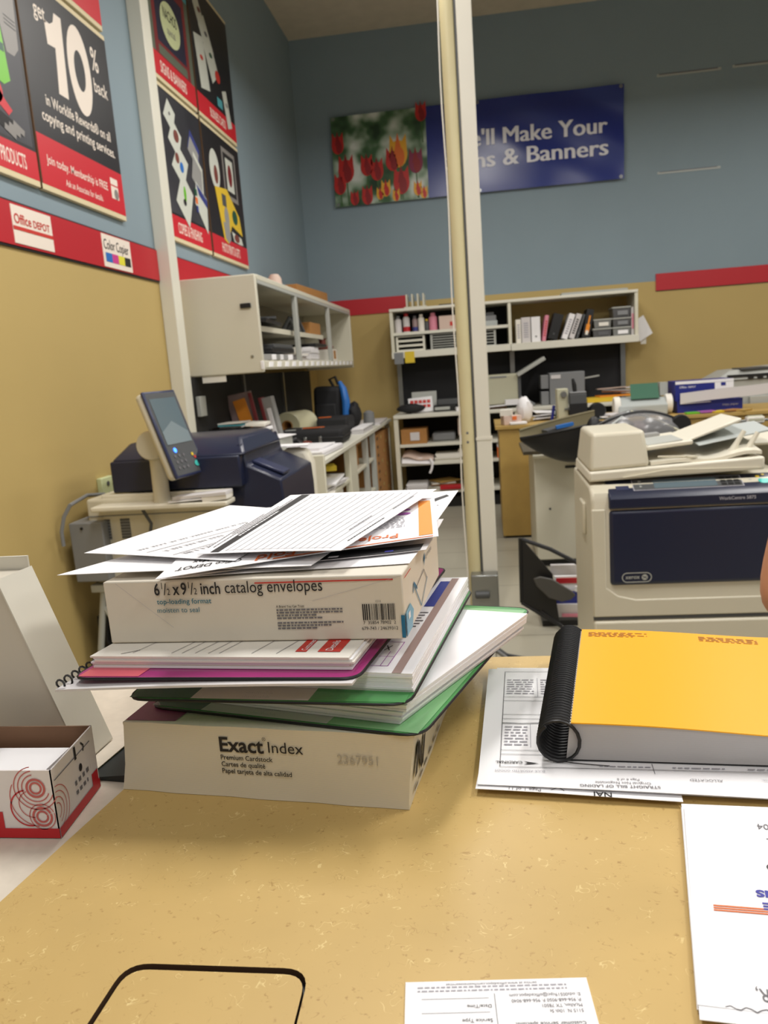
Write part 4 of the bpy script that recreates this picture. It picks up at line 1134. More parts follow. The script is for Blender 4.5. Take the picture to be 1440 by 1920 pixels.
# stand below
st = thing('printer_stand', 'pale metal splayed-leg stand under the printer by the wall', 'stand', (-1.3, 3.2, 0))
MB().box(-1.66, -.8, PY, 3.7, .565, .598, 'grey_light').build('top_frame', st, bevel=.004)
for (x, y, dx) in ((-1.62, PY + .03, -.11), (-.85, PY + .03, .06), (-1.62, 3.66, -.10), (-.85, 3.66, .06)):
    MB().tube([(x, y, .565), (x + dx * .95, y, .02), (x + dx, y, 0.012)], .014, 'grey_light', 10).build('leg', st)
MB().tube([(-1.63, PY + .03, .50), (-1.40, PY + .03, .04)], .010, 'grey_light', 8).build('brace', st)
MB().box(-1.70, -.8, 3.0, 3.68, .20, .215, 'grey').build('lower_shelf', st)
one(MB().box(-1.69, -1.62, 3.02, 3.12, .216, .44, 'black').disc(plane((-1.69, 3.019, .216), (1, 0, 0), (0, 0, 1), .001), .035, .165, .007, .007, 'green_led', 1), 'power_unit', 'black power unit with a small green light under the printer', 'power unit', bevel=0)
one(MB().box(-1.60, -1.45, 3.10, 3.28, .217, .36, 'grey_light'), 'grey_box', 'grey box on the stand shelf right of the green-lit power unit', 'box', bevel=.02)
one(MB().box(-1.56, -1.40, 3.3, 3.6, .217, .55, 'paper_warm'), 'white_carton', 'white carton deep under the printer on its stand', 'box', bevel=.003)
mb = MB().tube([(-1.715, 3.28, .93), (-1.70, 3.1, .955), (-1.675, PY - .04, .945), (-1.705, PY - .045, .90), (-1.722, PY - .05, .84), (-1.722, PY - .05, .78)], .008, 'grey', 8)
one(mb, 'power_cable', 'grey cable hanging from the wall socket past the printer side', 'cable')
mb = MB().tube([(-1.38, PY - .02, .91), (-1.355, PY - .01, .85), (-1.375, PY, .78), (-1.40, PY, .7)], .007, 'grey_dark', 8)
one(mb, 'cable', 'short dark cable hanging under the printer work shelf', 'cable')
mb = MB()
rnd = random.Random(8)
for k in range(6):
    mb.tube([(-1.66 + .03 * k, 3.04, .55), (-1.62 + .03 * k + rnd.uniform(-.04, .04), 3.02, .45), (-1.66 + .03 * k, 3.02, .33), (-1.60 + .02 * k, 3.03, .225)], .008, 'grey_dark' if k % 2 else 'black', 6)
one(mb, 'cable_tangle', 'tangle of dark cables hanging under the printer body', 'cable')
so = thing('wall_socket', 'pale green electrical box on the tan wall behind the navy scanner', 'socket', (-1.735, 3.33, .90))
MB().box(-1.75, -1.725, 3.29, 3.40, .895, 1.00, 'pale_green').build('box', so, bevel=.004)
for z in (.92, .97):
    MB().lathe([(0, 0), (.011, 0), (.011, .003), (0, .003)], (-1.7245, 3.345, z), 'grey_dark', 12, ax='x').build('outlet', so)

# ------------------------------------------------------------------ big copier on the right
FY = 2.75
cp = thing('copier', 'large cream copier with a navy front panel, its control panel facing us', 'copier', (.70, 3.0, 0))
mb = MB()
mb.prism([(FY, 0.03), (FY, .885), (FY + .012, .915), (FY + .05, .938), (FY + .52, .945), (FY + .52, .03)], 'x', .352, 1.045, 'cream')
mb.build('body', cp, bevel=.012, seg=3)
MB().box(.348, 1.05, FY + .02, FY + .53, 0.0, .03, 'black').build('base_plinth', cp)
MB().box(.353, 1.044, FY - .002, FY + .02, .455, .468, 'grey_dark').build('drawer_gap', cp, smooth=0)
MB().box(.353, 1.044, FY - .012, FY + .01, .245, .452, 'cream').build('drawer', cp, bevel=.008)
MB().box(.353, 1.044, FY - .012, FY + .01, .04, .238, 'cream').build('drawer', cp, bevel=.008)
MB().prism([(.353, .468), (1.044, .468), (1.044, .53), (.50, .53), (.44, .545), (.40, .575), (.40, .86), (.353, .86)], 'y', FY - .006, FY + .01, 'cream').build('front_frame', cp, bevel=.004)
fd = MB()
fd.box(.412, 1.03, FY - .010, FY + .02, .583, .856, 'navy')
fdo = fd.build('front_door', cp, bevel=.014, seg=3)
ff = plane((.412, FY - .0105, .583), (1, 0, 0), (0, 0, 1), .0008)
# logo badge
mb = MB()
def pill(cx, cy, a, r, w, m, l):
    pts = []
    for i in range(13):
        t_ = math.pi / 2 + math.pi * i / 12
        pts.append((cx - a + r * math.cos(t_), cy + r * math.sin(t_)))
    for i in range(13):
        t_ = -math.pi / 2 + math.pi * i / 12
        pts.append((cx + a + r * math.cos(t_), cy + r * math.sin(t_)))
    mb.stroke(ff, pts + pts[:1], w, m, l)
pill(.0905, .030, .033, .0165, .0032, 'grey_light', 1)
mb.text('xerox', ff, .021, 'grey_light', .0515, .0250, 'L', .0490 / ((glyphs('xerox', .012)[3] - glyphs('xerox', .012)[2]) * .021), .012, 1.2)
mb.disc(ff, .1175, .030, .0105, .0105, 'grey_light', 1.2).stroke(ff, [(.110, .0345), (.125, .0255)], .0024, 'navy', 1.6).stroke(ff, [(.110, .0255), (.125, .0345)], .0016, 'navy', 1.6)
mb.build('logo_badge', cp, smooth=0)
mb = MB().prism([(FY - .012, .860), (FY - .012, .895), (FY + .0, .912), (FY + .075, .947), (FY + .10, .947), (FY + .10, .86)], 'x', .412, 1.03, 'navy')
cpo = mb.build('control_panel', cp, bevel=.006, seg=3)
f3 = plane((.412, FY - .0125, .861), (1, 0, 0), (0, 0, 1), .0008)
MB().text('WorkCentre 5875', f3, .0165, 'ink_pale', .365, .016, 'L', .95, .012).build('model_lettering', cpo, smooth=0)
sl = V((0, .075, .035))
f4 = plane((.412, FY + .001, .9128), (1, 0, 0), sl, .0010)
mb = MB().rect(f4, .088, .012, .455, .080, 'ink_pale').rect(f4, .091, .015, .452, .077, 'grey_dark', 1.5).rect(f4, .16, .020, .37, .072, 'screen', 2)
for k in range(3):
    for q in range(3):
        mb.rect(f4, .383 + .022 * k, .02 + .018 * q, .401 + .022 * k, .034 + .018 * q, 'black', 2)
mb.disc(f4, .115, .066, .006, .006, 'grey_light', 2).disc(f4, .115, .05, .004, .004, 'grey_light', 2).disc(f4, .115, .035, .004, .004, 'grey_light', 2)
mb.rect(f4, .03, .02, .075, .05, 'navy_light')
mb.build('touch_panel', cpo, smooth=0)
mb = MB().disc(f4, .525, .038, .019, .017, 'teal_button', 1.5).disc(f4, .51, .064, .007, .007, 'yellow', 1.5).disc(f4, .55, .056, .006, .006, 'ink_red', 1.5).disc(f4, .482, .048, .005, .005, 'grey_light', 1.5).disc(f4, .53, .074, .005, .004, 'yellow', 1.5)
mb.build('start_buttons', cpo, smooth=0)
MB().rbox((.347, FY + .20, .80), (.012, .12, .12), 'cream').build('side_panel', cp, bevel=.006)
# document feeder
mb = MB().hexa([(.352, FY + .05, .950), (.945, FY + .05, .965), (.945, FY + .46, .965), (.352, FY + .46, .950), (.356, FY + .045, .985), (.945, FY + .05, 1.010), (.945, FY + .46, 1.010), (.356, FY + .46, .99)], 'cream_light')
df = mb.build('feeder_base', cp, bevel=.008, seg=3)
MB().hexa([(.47, FY + .042, .962), (.93, FY + .046, .968), (.93, FY + .06, .968), (.47, FY + .06, .962), (.62, FY + .042, .982), (.93, FY + .046, .974), (.93, FY + .06, .974), (.62, FY + .06, .982)], 'cream').build('feeder_groove', df)
mb = MB().hexa([(.356, FY + .06, .985), (.565, FY + .06, .995), (.565, FY + .44, .995), (.356, FY + .44, .985), (.372, FY + .085, 1.118), (.552, FY + .085, 1.122), (.552, FY + .42, 1.122), (.372, FY + .42, 1.118)], 'cream')
mb.build('feeder_box', cp, bevel=.014, seg=4)
# input tray rising to the right
tr = MB()
tr.hexa([(.56, FY + .10, 1.045), (.72, FY + .10, 1.06), (.72, FY + .42, 1.06), (.56, FY + .42, 1.045), (.56, FY + .10, 1.06), (.72, FY + .10, 1.075), (.72, FY + .42, 1.075), (.56, FY + .42, 1.06)], 'cream_light')
tr.hexa([(.71, FY + .14, 1.062), (.90, FY + .16, 1.125), (.90, FY + .40, 1.125), (.71, FY + .40, 1.062), (.71, FY + .14, 1.072), (.90, FY + .16, 1.137), (.90, FY + .40, 1.137), (.71, FY + .40, 1.072)], 'cream_light')
tro = tr.build('input_tray', cp, bevel=.004)
MB().hexa([(.57, FY + .12, 1.0605), (.69, FY + .12, 1.073), (.69, FY + .30, 1.073), (.57, FY + .34, 1.0605), (.57, FY + .12, 1.063), (.69, FY + .12, 1.0765), (.69, FY + .30, 1.0765), (.57, FY + .34, 1.063)], 'grey_light').build('tray_label', tro)
MB().hexa([(.58, FY + .35, 1.0605), (.66, FY + .35, 1.07), (.66, FY + .41, 1.07), (.58, FY + .41, 1.0605), (.58, FY + .35, 1.075), (.66, FY + .35, 1.08), (.66, FY + .41, 1.08), (.58, FY + .41, 1.075)], 'pic_grey').build('paper_guide', tro)
mb = MB().hexa([(.74, FY + .10, 1.052), (1.0, FY + .16, 1.085), (1.0, FY + .34, 1.10), (.74, FY + .40, 1.07), (.74, FY + .10, 1.055), (1.0, FY + .16, 1.092), (1.0, FY + .34, 1.107), (.74, FY + .40, 1.074)], 'tape')
mb.build('tray_extension', tro, bevel=.002)
# output tray fan with ribs
mb = MB()
def fan(u, v):
    return (.57 + .37 * u, FY + .07 + .36 * v, 1.008 + .05 * u * (0.3 + v) + .012 * math.sin(u * 9) * u)
mb.grid(fan, 14, 8, 'cream_light', .012)
mb.build('output_tray', cp)
MB().tube([(.60, FY + .10, 1.022), (.69, FY + .085, 1.020), (.70, FY + .085, 1.020)], [.003, .004, .004], 'cream', 8).lathe([(0, 0), (.018, .002), (.018, .009), (0, .011)], (.712, FY + .085, 1.012), 'cream', 16).build('tray_arm', cp)
for x, z in ((.855, 1.02), (.900, 1.012)):
    MB().tube([(x, FY + .12, z), (x + .018, FY + .12, z + .035), (x + .042, FY + .12, z + .075)], [.016, .009, .008], 'cream_light', 10).build('paper_stop', cp)
one(MB().box(1.052, 1.35, FY + .30, FY + .68, .0, 1.02, 'cream').box(.955, 1.36, FY + .28, FY + .69, 1.02, 1.04, 'cream_light'), 'sorter', 'cream sorter unit just right of the copier lid, cut by the photo edge', 'sorter', bevel=.01)

# ------------------------------------------------------------------ tan wood counter and things on it
tc_ = thing('wood_counter', 'tan wood counter island in the middle of the work area behind the copier', 'counter', (1.2, 6.5, 0))
MB().box(.10, 2.6, 6.12, 6.85, .02, .865, 'tan_wood').build('body', tc_, smooth=0)
MB().box(.072, 2.62, 6.10, 6.87, .865, .893, 'tan_wood').build('top', tc_, bevel=.003)
MB().box(.12, 2.58, 6.15, 6.82, 0, .02, 'black').build('plinth', tc_, smooth=0)
TZ = .894
one(MB().rbox((.20, 6.22, TZ + .035), (.14, .12, .07), 'pale_pink', .2).rbox((.165, 6.20, TZ + .095), (.09, .08, .05), 'paper_warm', -.2).rbox((.25, 6.16, TZ + .012), (.13, .08, .018), 'paper', .1).rbox((.225, 6.152, TZ + .052), (.035, .006, .03), 'ink_orange', .2), 'paper_box', 'pale pink paper box with an orange mark at the left end of the tan counter', 'box', bevel=.003)
one(blob((.315, 6.32, TZ + .10), (.06, .07, .10), 'paper', 14, 10, .14), 'crumpled_paper', 'crumpled white paper ball standing beside the pale pink box', 'paper', smooth=50)
mb = MB()
rnd = random.Random(4)
for k in range(5):
    mb.rbox((.50 + rnd.uniform(-.03, .03), 6.50 + rnd.uniform(-.04, .04), TZ + .018 + .011 * k), (.20, .18, .005), 'paper', rnd.uniform(-.3, .3), rnd.uniform(-.05, .05), rnd.uniform(-.09, .09))
one(mb, 'loose_sheets', 'loose white sheets on the tan counter between paper ball and tan stand', 'paper', smooth=0)
t = thing('pen_holder', 'small blue and green pens upright beside the tan stand', 'pens', (.53, 6.3, TZ))
MB().tube([(.52, 6.3, TZ), (.54, 6.3, TZ + .12)], .012, 'box_blue', 8).build('pen', t)
MB().tube([(.56, 6.31, TZ), (.56, 6.31, TZ + .08)], .012, 'green_dark', 8).build('pen', t)
t = thing('punch_stand', 'tan upright punch with a round metal knob on the tan counter', 'punch', (.60, 6.28, TZ))
MB().rbox((.60, 6.28, TZ + .125), (.085, .09, .25), 'machine_beige', .1).build('body', t, bevel=.008)
MB().lathe([(0, -.02), (.022, -.02), (.026, 0), (0, 0)], (.61, 6.235, TZ + .205), 'steel', 16, ax='y').build('knob', t)
MB().rbox((.645, 6.25, TZ + .09), (.06, .05, .015), 'steel').build('lever', t)
t = thing('pen_cup', 'dark square pen cup holding one black marker on the tan counter', 'cup', (.72, 6.25, TZ))
MB().box(.655, .78, 6.2, 6.31, TZ, TZ + .205, 'grey_dark').box(.655, .78, 6.2, 6.31, TZ + .206, TZ + .22, 'grey').build('cup', t, bevel=.006)
MB().box(.65, .785, 6.196, 6.2, TZ + .04, TZ + .13, 'black').build('front_label', t)
MB().tube([(.70, 6.26, TZ + .2), (.695, 6.26, TZ + .27), (.685, 6.26, TZ + .32)], [.016, .018, .010], 'black', 10).build('marker', t)
one(MB().lathe([(0, -.02), (.055, -.02), (.062, -.01), (.062, .06), (.05, .07), (0, .07)], (.86, 6.2, TZ + .065), 'black', 22, ax='y'), 'black_reel', 'round black reel standing right of the dark pen cup', 'reel')
mb = MB()
for k in range(3):
    mb.rbox((.95 + .03 * k, 6.25, TZ + .006 + .012 * k), (.24, .2, .008), ('screen', 'paper', 'paper_grey')[k], .2 * k)
one(mb, 'loose_sheets', 'white and bluish sheets lying in front of the comb binding machine', 'paper', smooth=0)
t = thing('binding_machine', 'pale grey comb binding machine with a green sheet on top', 'machine', (1.22, 6.4, TZ))
MB().prism([(6.28, TZ), (6.28, TZ + .08), (6.34, TZ + .125), (6.56, TZ + .135), (6.56, TZ)], 'x', 1.03, 1.40, 'tape').build('body', t, bevel=.01, seg=3)
for x in (1.005, 1.395):
    MB().lathe([(0, 0), (.07, 0), (.075, .01), (.075, .045), (0, .045)], (x, 6.36, TZ + .078), 'paper_warm', 22, ax='x').build('end_cap', t)
mat('green_sheet', (62, 104, 84), 0.45)
mb = MB().hexa([(1.13, 6.32, TZ + .125), (1.345, 6.32, TZ + .125), (1.36, 6.46, TZ + .235), (1.15, 6.46, TZ + .235), (1.13, 6.315, TZ + .13), (1.345, 6.315, TZ + .13), (1.36, 6.455, TZ + .24), (1.15, 6.455, TZ + .24)], 'green_sheet')
mb.build('green_cover_sheet', t)
MB().box(1.37, 1.43, 6.42, 6.5, TZ + .14, TZ + .24, 'grey_light').build('back_stop', t)
def paper_case(x0, x1, y, z, h, lb, white):
    t = thing('paper_box', lb, 'box', ((x0 + x1) / 2, y + .12, z), 0, 'blue paper cartons on the tan counter')
    MB().box(x0, x1, y, y + .26, z, z + h, 'box_blue').build('carton', t, bevel=.002)
    f = plane((x0, y, z), (1, 0, 0), (0, 0, 1), .0015)
    mb = MB()
    if white:
        mb.rect(f, 0, h - .022, x1 - x0, h, 'paper').rect(f, .29, .05, x1 - x0, h - .02, 'paper').rect(f, .335, h - .05, .37, h - .025, 'box_blue', 2)
        mb.text('Office', f, .022, 'paper', .03, h - .052, 'L', 1, .01).text('DEPOT', f, .018, 'paper', .095, h - .052, 'L', 1, .01)
    else:
        mb.text('copy paper', f, .022, 'ink_pale', x1 - x0 - .03, h * .45, 'R', 1.2, .01)
    mb.build('printing', t, smooth=0)
paper_case(1.475, 1.955, 6.30, TZ, .09, 'lower blue paper carton on the tan counter, under the white-ended one', False)
paper_case(1.462, 1.89, 6.31, TZ + .091, .15, 'upper blue paper carton with a white end, on the tan counter', True)
mb = MB().grid(lambda u, v: (1.49 + .66 * u, 6.275 - .03 * math.sin(u * 3), .968 + .05 * u * u + .078 * v + .012 * math.sin(u * 4)), 16, 3, 'paper_grey')
mb.grid(lambda u, v: (1.49 + .66 * u, 6.278 - .03 * math.sin(u * 3), .968 + .05 * u * u + .078 * v + .012 * math.sin(u * 4)), 16, 3, 'paper_grey')
mb.tube([(1.49, 6.276, .966), (1.70, 6.262, .972), (1.72, 6.30, .968)], .003, 'paper_grey', 6)
one(mb, 'paper_sheet', 'long bent white sheet hanging across the blue paper cartons', 'paper')
mb = MB()
for k, m in enumerate(('lime', 'ink_purple', 'yellow', 'cardboard', 'tan_wood')):
    mb.rbox((1.56 + .09 * k, 6.16, TZ + .008 + .004 * (k % 2)), (.12, .07, .012), m, .2 * k)
one(mb, 'colour_samples', 'bright green, purple and tan sample strips before the blue cartons', 'samples', smooth=0)
t = thing('rotary_trimmer', 'paper trimmer with a long rail and a cream sliding head', 'trimmer', (1.9, 6.0, .84))
MB().box(1.55, 2.55, 5.86, 6.08, .755, .775, 'grey_dark').build('base', t, bevel=.004)
MB().cyl((1.55, 5.98, .835), (2.55, 5.98, .835), .009, 'steel', 12).build('rail', t)
MB().rbox((1.94, 5.98, .84), (.12, .06, .045), 'paper_warm', 0).cyl((1.885, 5.98, .84), (1.995, 5.98, .84), .032, 'machine_beige', 18).build('cutter_head', t, bevel=.006)
MB().box(1.56, 1.58, 5.96, 6.0, .775, .835, 'grey').build('rail_post', t)
sh = thing('low_table', 'low black-topped table carrying the trimmer behind the copier', 'table', (1.9, 5.9, 0))
MB().box(1.25, 2.65, 5.55, 6.085, .725, .755, 'black').build('top', sh, bevel=.003)
for x in (1.28, 2.62):
    for y in (5.58, 6.05):
        MB().box(x - .02, x + .02, y - .02, y + .02, 0, .725, 'grey_dark').build('leg', sh)
mb = MB().lathe([(0, 0), (.045, 0), (.05, .03), (.05, .075), (.043, .075), (.042, .02), (0, .015)], (1.66, 5.62, .756), 'paper', 20)
t = mb.build('tape_core', None)
tag(t, 'white roll core standing on the black table just above the copier lid', 'roll')
# grey printer far right
gp = thing('desktop_printer', 'grey desktop printer at the right edge below the red wall band', 'printer', (2.3, 7.1, 0))
MB().box(1.93, 2.75, 6.95, 7.4, .70, 1.09, 'grey_light').build('body', gp, bevel=.012)
MB().hexa([(1.92, 6.93, 1.09), (2.76, 6.93, 1.10), (2.76, 7.42, 1.10), (1.92, 7.42, 1.09), (2.06, 7.0, 1.17), (2.70, 6.98, 1.20), (2.70, 7.36, 1.20), (2.06, 7.36, 1.17)], 'grey_light').build('lid', gp, bevel=.006)
MB().box(2.03, 2.72, 6.93, 6.955, 1.115, 1.135, 'black').build('paper_slot', gp)
MB().box(2.14, 2.7, 6.95, 7.2, 1.172, 1.185, 'grey_dark').build('top_slot', gp)
for k in range(4):
    MB().box(2.19 + .075 * k, 2.235 + .075 * k, 6.925, 6.95, 1.095, 1.112, 'black').build('button', gp)
MB().box(2.2, 2.6, 6.90, 6.95, .88, .95, 'grey_light').build('drawer', gp, bevel=.004)
MB().box(1.98, 2.72, 7.0, 7.38, 0, .70, 'grey').build('cabinet', gp, bevel=.004)

# ------------------------------------------------------------------ white cabinet and black shells in the middle
mat('cab_top_dark', (84, 78, 62), 0.5)
cb = thing('base_cabinet', 'white metal base cabinet with a dark top between post and copier', 'cabinet', (.55, 5.4, 0))
MB().box(.305, .95, 5.20, 5.85, .05, .742, 'cab_white').build('body', cb, bevel=.006)
MB().box(.30, .96, 5.19, 5.86, .742, .762, 'white_metal').build('top_edge', cb, bevel=.003)
MB().box(.24, .965, 5.24, 5.87, .763, .785, 'cab_top_dark').build('top', cb)
MB().box(.33, .93, 5.24, 5.82, 0, .05, 'black').build('plinth', cb)
MB().box(.505, .62, 5.192, 5.199, .668, .684, 'black').build('pull_slot', cb, smooth=0)
MB().lathe([(0, -.006), (.008, -.006), (.008, 0)], (.40, 5.20, .40), 'grey_dark', 12, ax='y').build('lock', cb)
# left shell: boat-shaped hood
mat('mesh_olive', (120, 112, 84), 0.7)
hd = thing('scoop_tray', 'large black pointed scoop-shaped tray in front of the white cabinet top', 'tray', (.5, 5.0, 0))
def boat(u, v, k=1.0):
    x = .212 + .485 * u
    half = .17 * math.sin(math.pi * min(1, (.05 + .95 * u)) * .62) ** .7 * k
    a = math.pi * v
    d = (.03 + .225 * math.sin(math.pi * min(1, .62 * u)) ** .9) * k
    rim = .925 + .085 * u
    y = 5.01 - half * math.cos(a)
    z = rim - d * math.sin(a) ** .75 - .022 * math.cos(a)
    return (x, y, z)
MB().grid(lambda u, v: boat(u, v), 22, 16, 'black').build('shell', hd, smooth=60)
MB().grid(lambda u, v: (lambda p: (p[0], p[1], p[2] + .006))(boat(u, v, .97)), 22, 16, 'mesh_olive').build('lining', hd, smooth=60, label='olive mesh lining')
MB().tube([boat(i / 20, 0) for i in range(21)], .008, 'black', 8).tube([boat(i / 20, 1) for i in range(21)], .008, 'mesh_olive', 8).build('rim', hd)
MB().rbox((.45, 5.08, .945), (.17, .10, .02), 'grey_dark', .3, 0, -.2).rbox((.49, 5.0, .965), (.11, .03, .02), 'blue', .15, 0, -.15).build('inner_pad', hd)
MB().tube([(.665, 5.02, .80), (.685, 5.0, .40), (.685, 5.0, .02)], .018, 'black', 10).cyl((.685, 5.0, 0), (.685, 5.0, .02), .14, 'black', 20).build('stand_pole', hd)
one(blob((.640, 4.78, .88), (.058, .045, .15), 'black', 18, 12, 0), 'black_pad', 'black rounded pad hanging between the scoop tray and the copier', 'pad', smooth=60)
# right shell: clear lid with dark rim
dm = thing('dome_lid', 'clear domed lid with a black rim rising behind the copier feeder', 'lid', (.83, 4.5, .78))
mat('smoke_clear', (150, 150, 152), 0.2, alpha=0.55)
def dome(u, v):
    x = .56 + .56 * u
    s = math.sin(math.pi * (.02 + .96 * u)) ** .75
    return (x, 4.50 - .20 * s * math.cos(math.pi * v), .93 + .145 * s * math.sin(math.pi * v) ** .8)
MB().grid(dome, 24, 14, 'smoke_clear').build('dome', dm, smooth=60)
MB().tube([dome(i / 24, .36) for i in range(25)], .010, 'black', 8).tube([dome(i / 24, .0) for i in range(25)] , .012, 'black', 8).tube([dome(i / 24, 1) for i in range(25)], .012, 'black', 8).build('rim', dm)
MB().tube([dome(.42, .42), (.93, 4.40, 1.015), (1.04, 4.36, .95)], .007, 'machine_beige', 8).tube([dome(.40, .42), (.70, 4.38, 1.02), (.60, 4.36, .955)], .007, 'tape', 8).build('stay', dm)
MB().lathe([(0, -.03), (.05, -.03), (.055, 0), (.05, .03), (0, .03)], (1.05, 4.42, .985), 'black', 18, ax='y').build('hinge', dm)
mb = MB()
for k in range(5):
    mb.add(*(lambda b: (b.v, b.f))(blob((.70 + .07 * k, 4.50, .965 + .015 * (k % 2)), (.05, .08, .045), 'black_soft', 12, 8, .1)), ('grey_dark', 'black_soft', 'plum_clear', 'grey_dark', 'black_soft')[k])
mb.build('contents', dm, smooth=60)
dt = thing('bin_stand', 'black floor stand hidden behind the copier that carries the domed lid', 'stand', (.83, 4.5, 0))
MB().box(.60, 1.08, 4.32, 4.70, .82, .90, 'black').build('tub', dt, bevel=.02)
for x in (.64, 1.04):
    MB().cyl((x, 4.5, 0), (x, 4.5, .87), .02, 'black', 12).build('leg', dt)
# black magazine basket
bk = thing('magazine_basket', 'black angular wire basket of magazines on the floor beside the copier', 'basket', (.3, 4.05, 0))
MB().hexa([(.150, 3.98, .135), (.334, 3.94, .03), (.334, 3.955, .03), (.150, 3.995, .135), (.158, 3.98, .485), (.305, 3.94, .30), (.305, 3.955, .30), (.158, 3.995, .485)], 'black').build('front_panel', bk, bevel=.003)
MB().tube([(.158, 3.985, .48), (.30, 3.97, .425), (.46, 3.95, .335)], .011, 'black', 8).tube([(.150, 3.985, .485), (.145, 3.985, .14)], .010, 'black', 8).tube([(.145, 3.985, .14), (.25, 3.96, .075), (.345, 3.94, .018)], .011, 'black', 8).tube([(.24, 3.96, .10), (.345, 3.94, .018)], .010, 'black', 8).build('frame', bk)
MB().box(.25, .50, 4.0, 4.4, .0, .03, 'black').build('base', bk)
mat('paddle', (72, 70, 66), 0.5)
mb = MB()
pts = [(.205, .29), (.24, .30), (.30, .285), (.40, .215), (.415, .195), (.39, .172), (.345, .162), (.28, .185), (.22, .25)]
mb.prism(pts, 'y', 3.90, 3.915, 'paddle')
mb.build('paddle_flap', bk, bevel=.005)
one(MB().rbox((.40, 4.02, .30), (.20, .015, .06), 'paper_grey', .05, .2, .03), 'magazine', 'grey-topped magazine at the back of the black basket', 'magazine', 'magazines in the black basket')
one(MB().rbox((.41, 4.00, .235), (.19, .012, .08), 'paper', .05, .2, .03).rbox((.385, 3.99, .25), (.12, .008, .03), 'red', .05, .2, .03), 'magazine', 'white magazine with red blocks in the black basket', 'magazine', 'magazines in the black basket')
one(MB().rbox((.41, 4.0, .155), (.18, .012, .07), 'box_blue', .05, .2, .03).rbox((.435, 3.985, .205), (.03, .01, .03), 'paper', .05, .2, .03), 'magazine', 'dark blue magazine in the middle of the black basket', 'magazine', 'magazines in the black basket')
one(MB().rbox((.405, 4.0, .085), (.17, .012, .075), 'paper_grey', .05, .2, .03).rbox((.41, 3.99, .06), (.12, .008, .016), 'pink', .05, .2, .05), 'magazine', 'pale magazine with a pink line at the foot of the black basket', 'magazine', 'magazines in the black basket')
mb = MB().tube([(-.03, 3.75, .008), (.05, 3.58, .008), (.16, 3.52, .008), (.30, 3.50, .008)], .009, 'grey_dark', 8).tube([(-.03, 3.72, .008), (.06, 3.52, .008), (.18, 3.47, .008), (.32, 3.46, .008)], .008, 'grey', 8)
one(mb, 'floor_cable', 'grey cables snaking across the floor tiles toward the copier', 'cable')
# ------------------------------------------------------------------ service counter and MDF board
mat('laminate', (216, 206, 190), 0.35, var=0.05, vs=90)
sc_ = thing('service_counter', 'speckled white laminate counter under the tan fibreboard in the foreground', 'counter', (.3, .45, 0))
MB().box(-1.0, 1.7, .08, .768, 1.062, 1.094, 'laminate').build('worktop', sc_, bevel=.002)
MB().box(-.95, 1.65, .14, .70, .08, 1.062, 'tan_wood').build('base', sc_, smooth=0)
MB().box(-.93, 1.63, .18, .66, 0, .08, 'black').build('plinth', sc_, smooth=0)
def rounded(pts, r, n=6):
    out = []
    k = len(pts)
    for i in range(k):
        p, a, b = V(pts[i]), V(pts[i - 1]), V(pts[(i + 1) % k])
        p, a, b = p.to_3d(), a.to_3d(), b.to_3d()
        d1, d2 = (a - p).normalized(), (b - p).normalized()
        for j in range(n + 1):
            t = j / n
            q = (p + d1 * r) * (1 - t) ** 2 + p * 2 * t * (1 - t) + (p + d2 * r) * t ** 2
            out.append((q.x, q.y))
    return out
def flat_shape(loops, z0, z1, m, edge=None):
    c = bpy.data.curves.new('t', 'CURVE')
    c.dimensions = '2D'
    c.fill_mode = 'BOTH'
    c.extrude = (z1 - z0) / 2
    for lp in loops:
        s = c.splines.new('POLY')
        s.points.add(len(lp) - 1)
        for i, p in enumerate(lp):
            s.points[i].co = (p[0], p[1], 0, 1)
        s.use_cyclic_u = True
    o = bpy.data.objects.new('t', c)
    COL.objects.link(o)
    me = o.to_mesh()
    vs = [(v.co.x, v.co.y, v.co.z + (z0 + z1) / 2) for v in me.vertices]
    mb = MB().add(vs, [tuple(p.vertices) for p in me.polygons if abs(p.normal.z) > .5], m)
    mb.add(vs, [tuple(p.vertices) for p in me.polygons if abs(p.normal.z) <= .5], edge or m)
    o.to_mesh_clear()
    bpy.data.objects.remove(o)
    bpy.data.curves.remove(c)
    return mb
outer = [(-.348, .085), (1.62, .085), (1.62, .767), (-.247, .767)]
hole = rounded([(-.208, .20), (-.098, .20), (-.102, .3405), (-.2015, .3405)], .014)
plug = rounded([(-.2057, .2015), (-.0998, .2015), (-.1035, .3375), (-.1993, .3375)], .012)
bd_ = thing('fibreboard', 'tan fibreboard sheet lying on the counter with a rounded cut-out near us', 'board', (.6, .43, 1.0945))
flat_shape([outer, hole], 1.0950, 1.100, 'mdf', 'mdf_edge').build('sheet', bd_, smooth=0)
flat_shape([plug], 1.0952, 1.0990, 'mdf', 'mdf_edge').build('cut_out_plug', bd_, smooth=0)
MB().box(-.212, -.094, .196, .345, 1.0942, 1.0949, 'black').build('groove_shade_sheet', bd_, smooth=0)  # added black sheet below the plug, paints the shade at the groove bottom

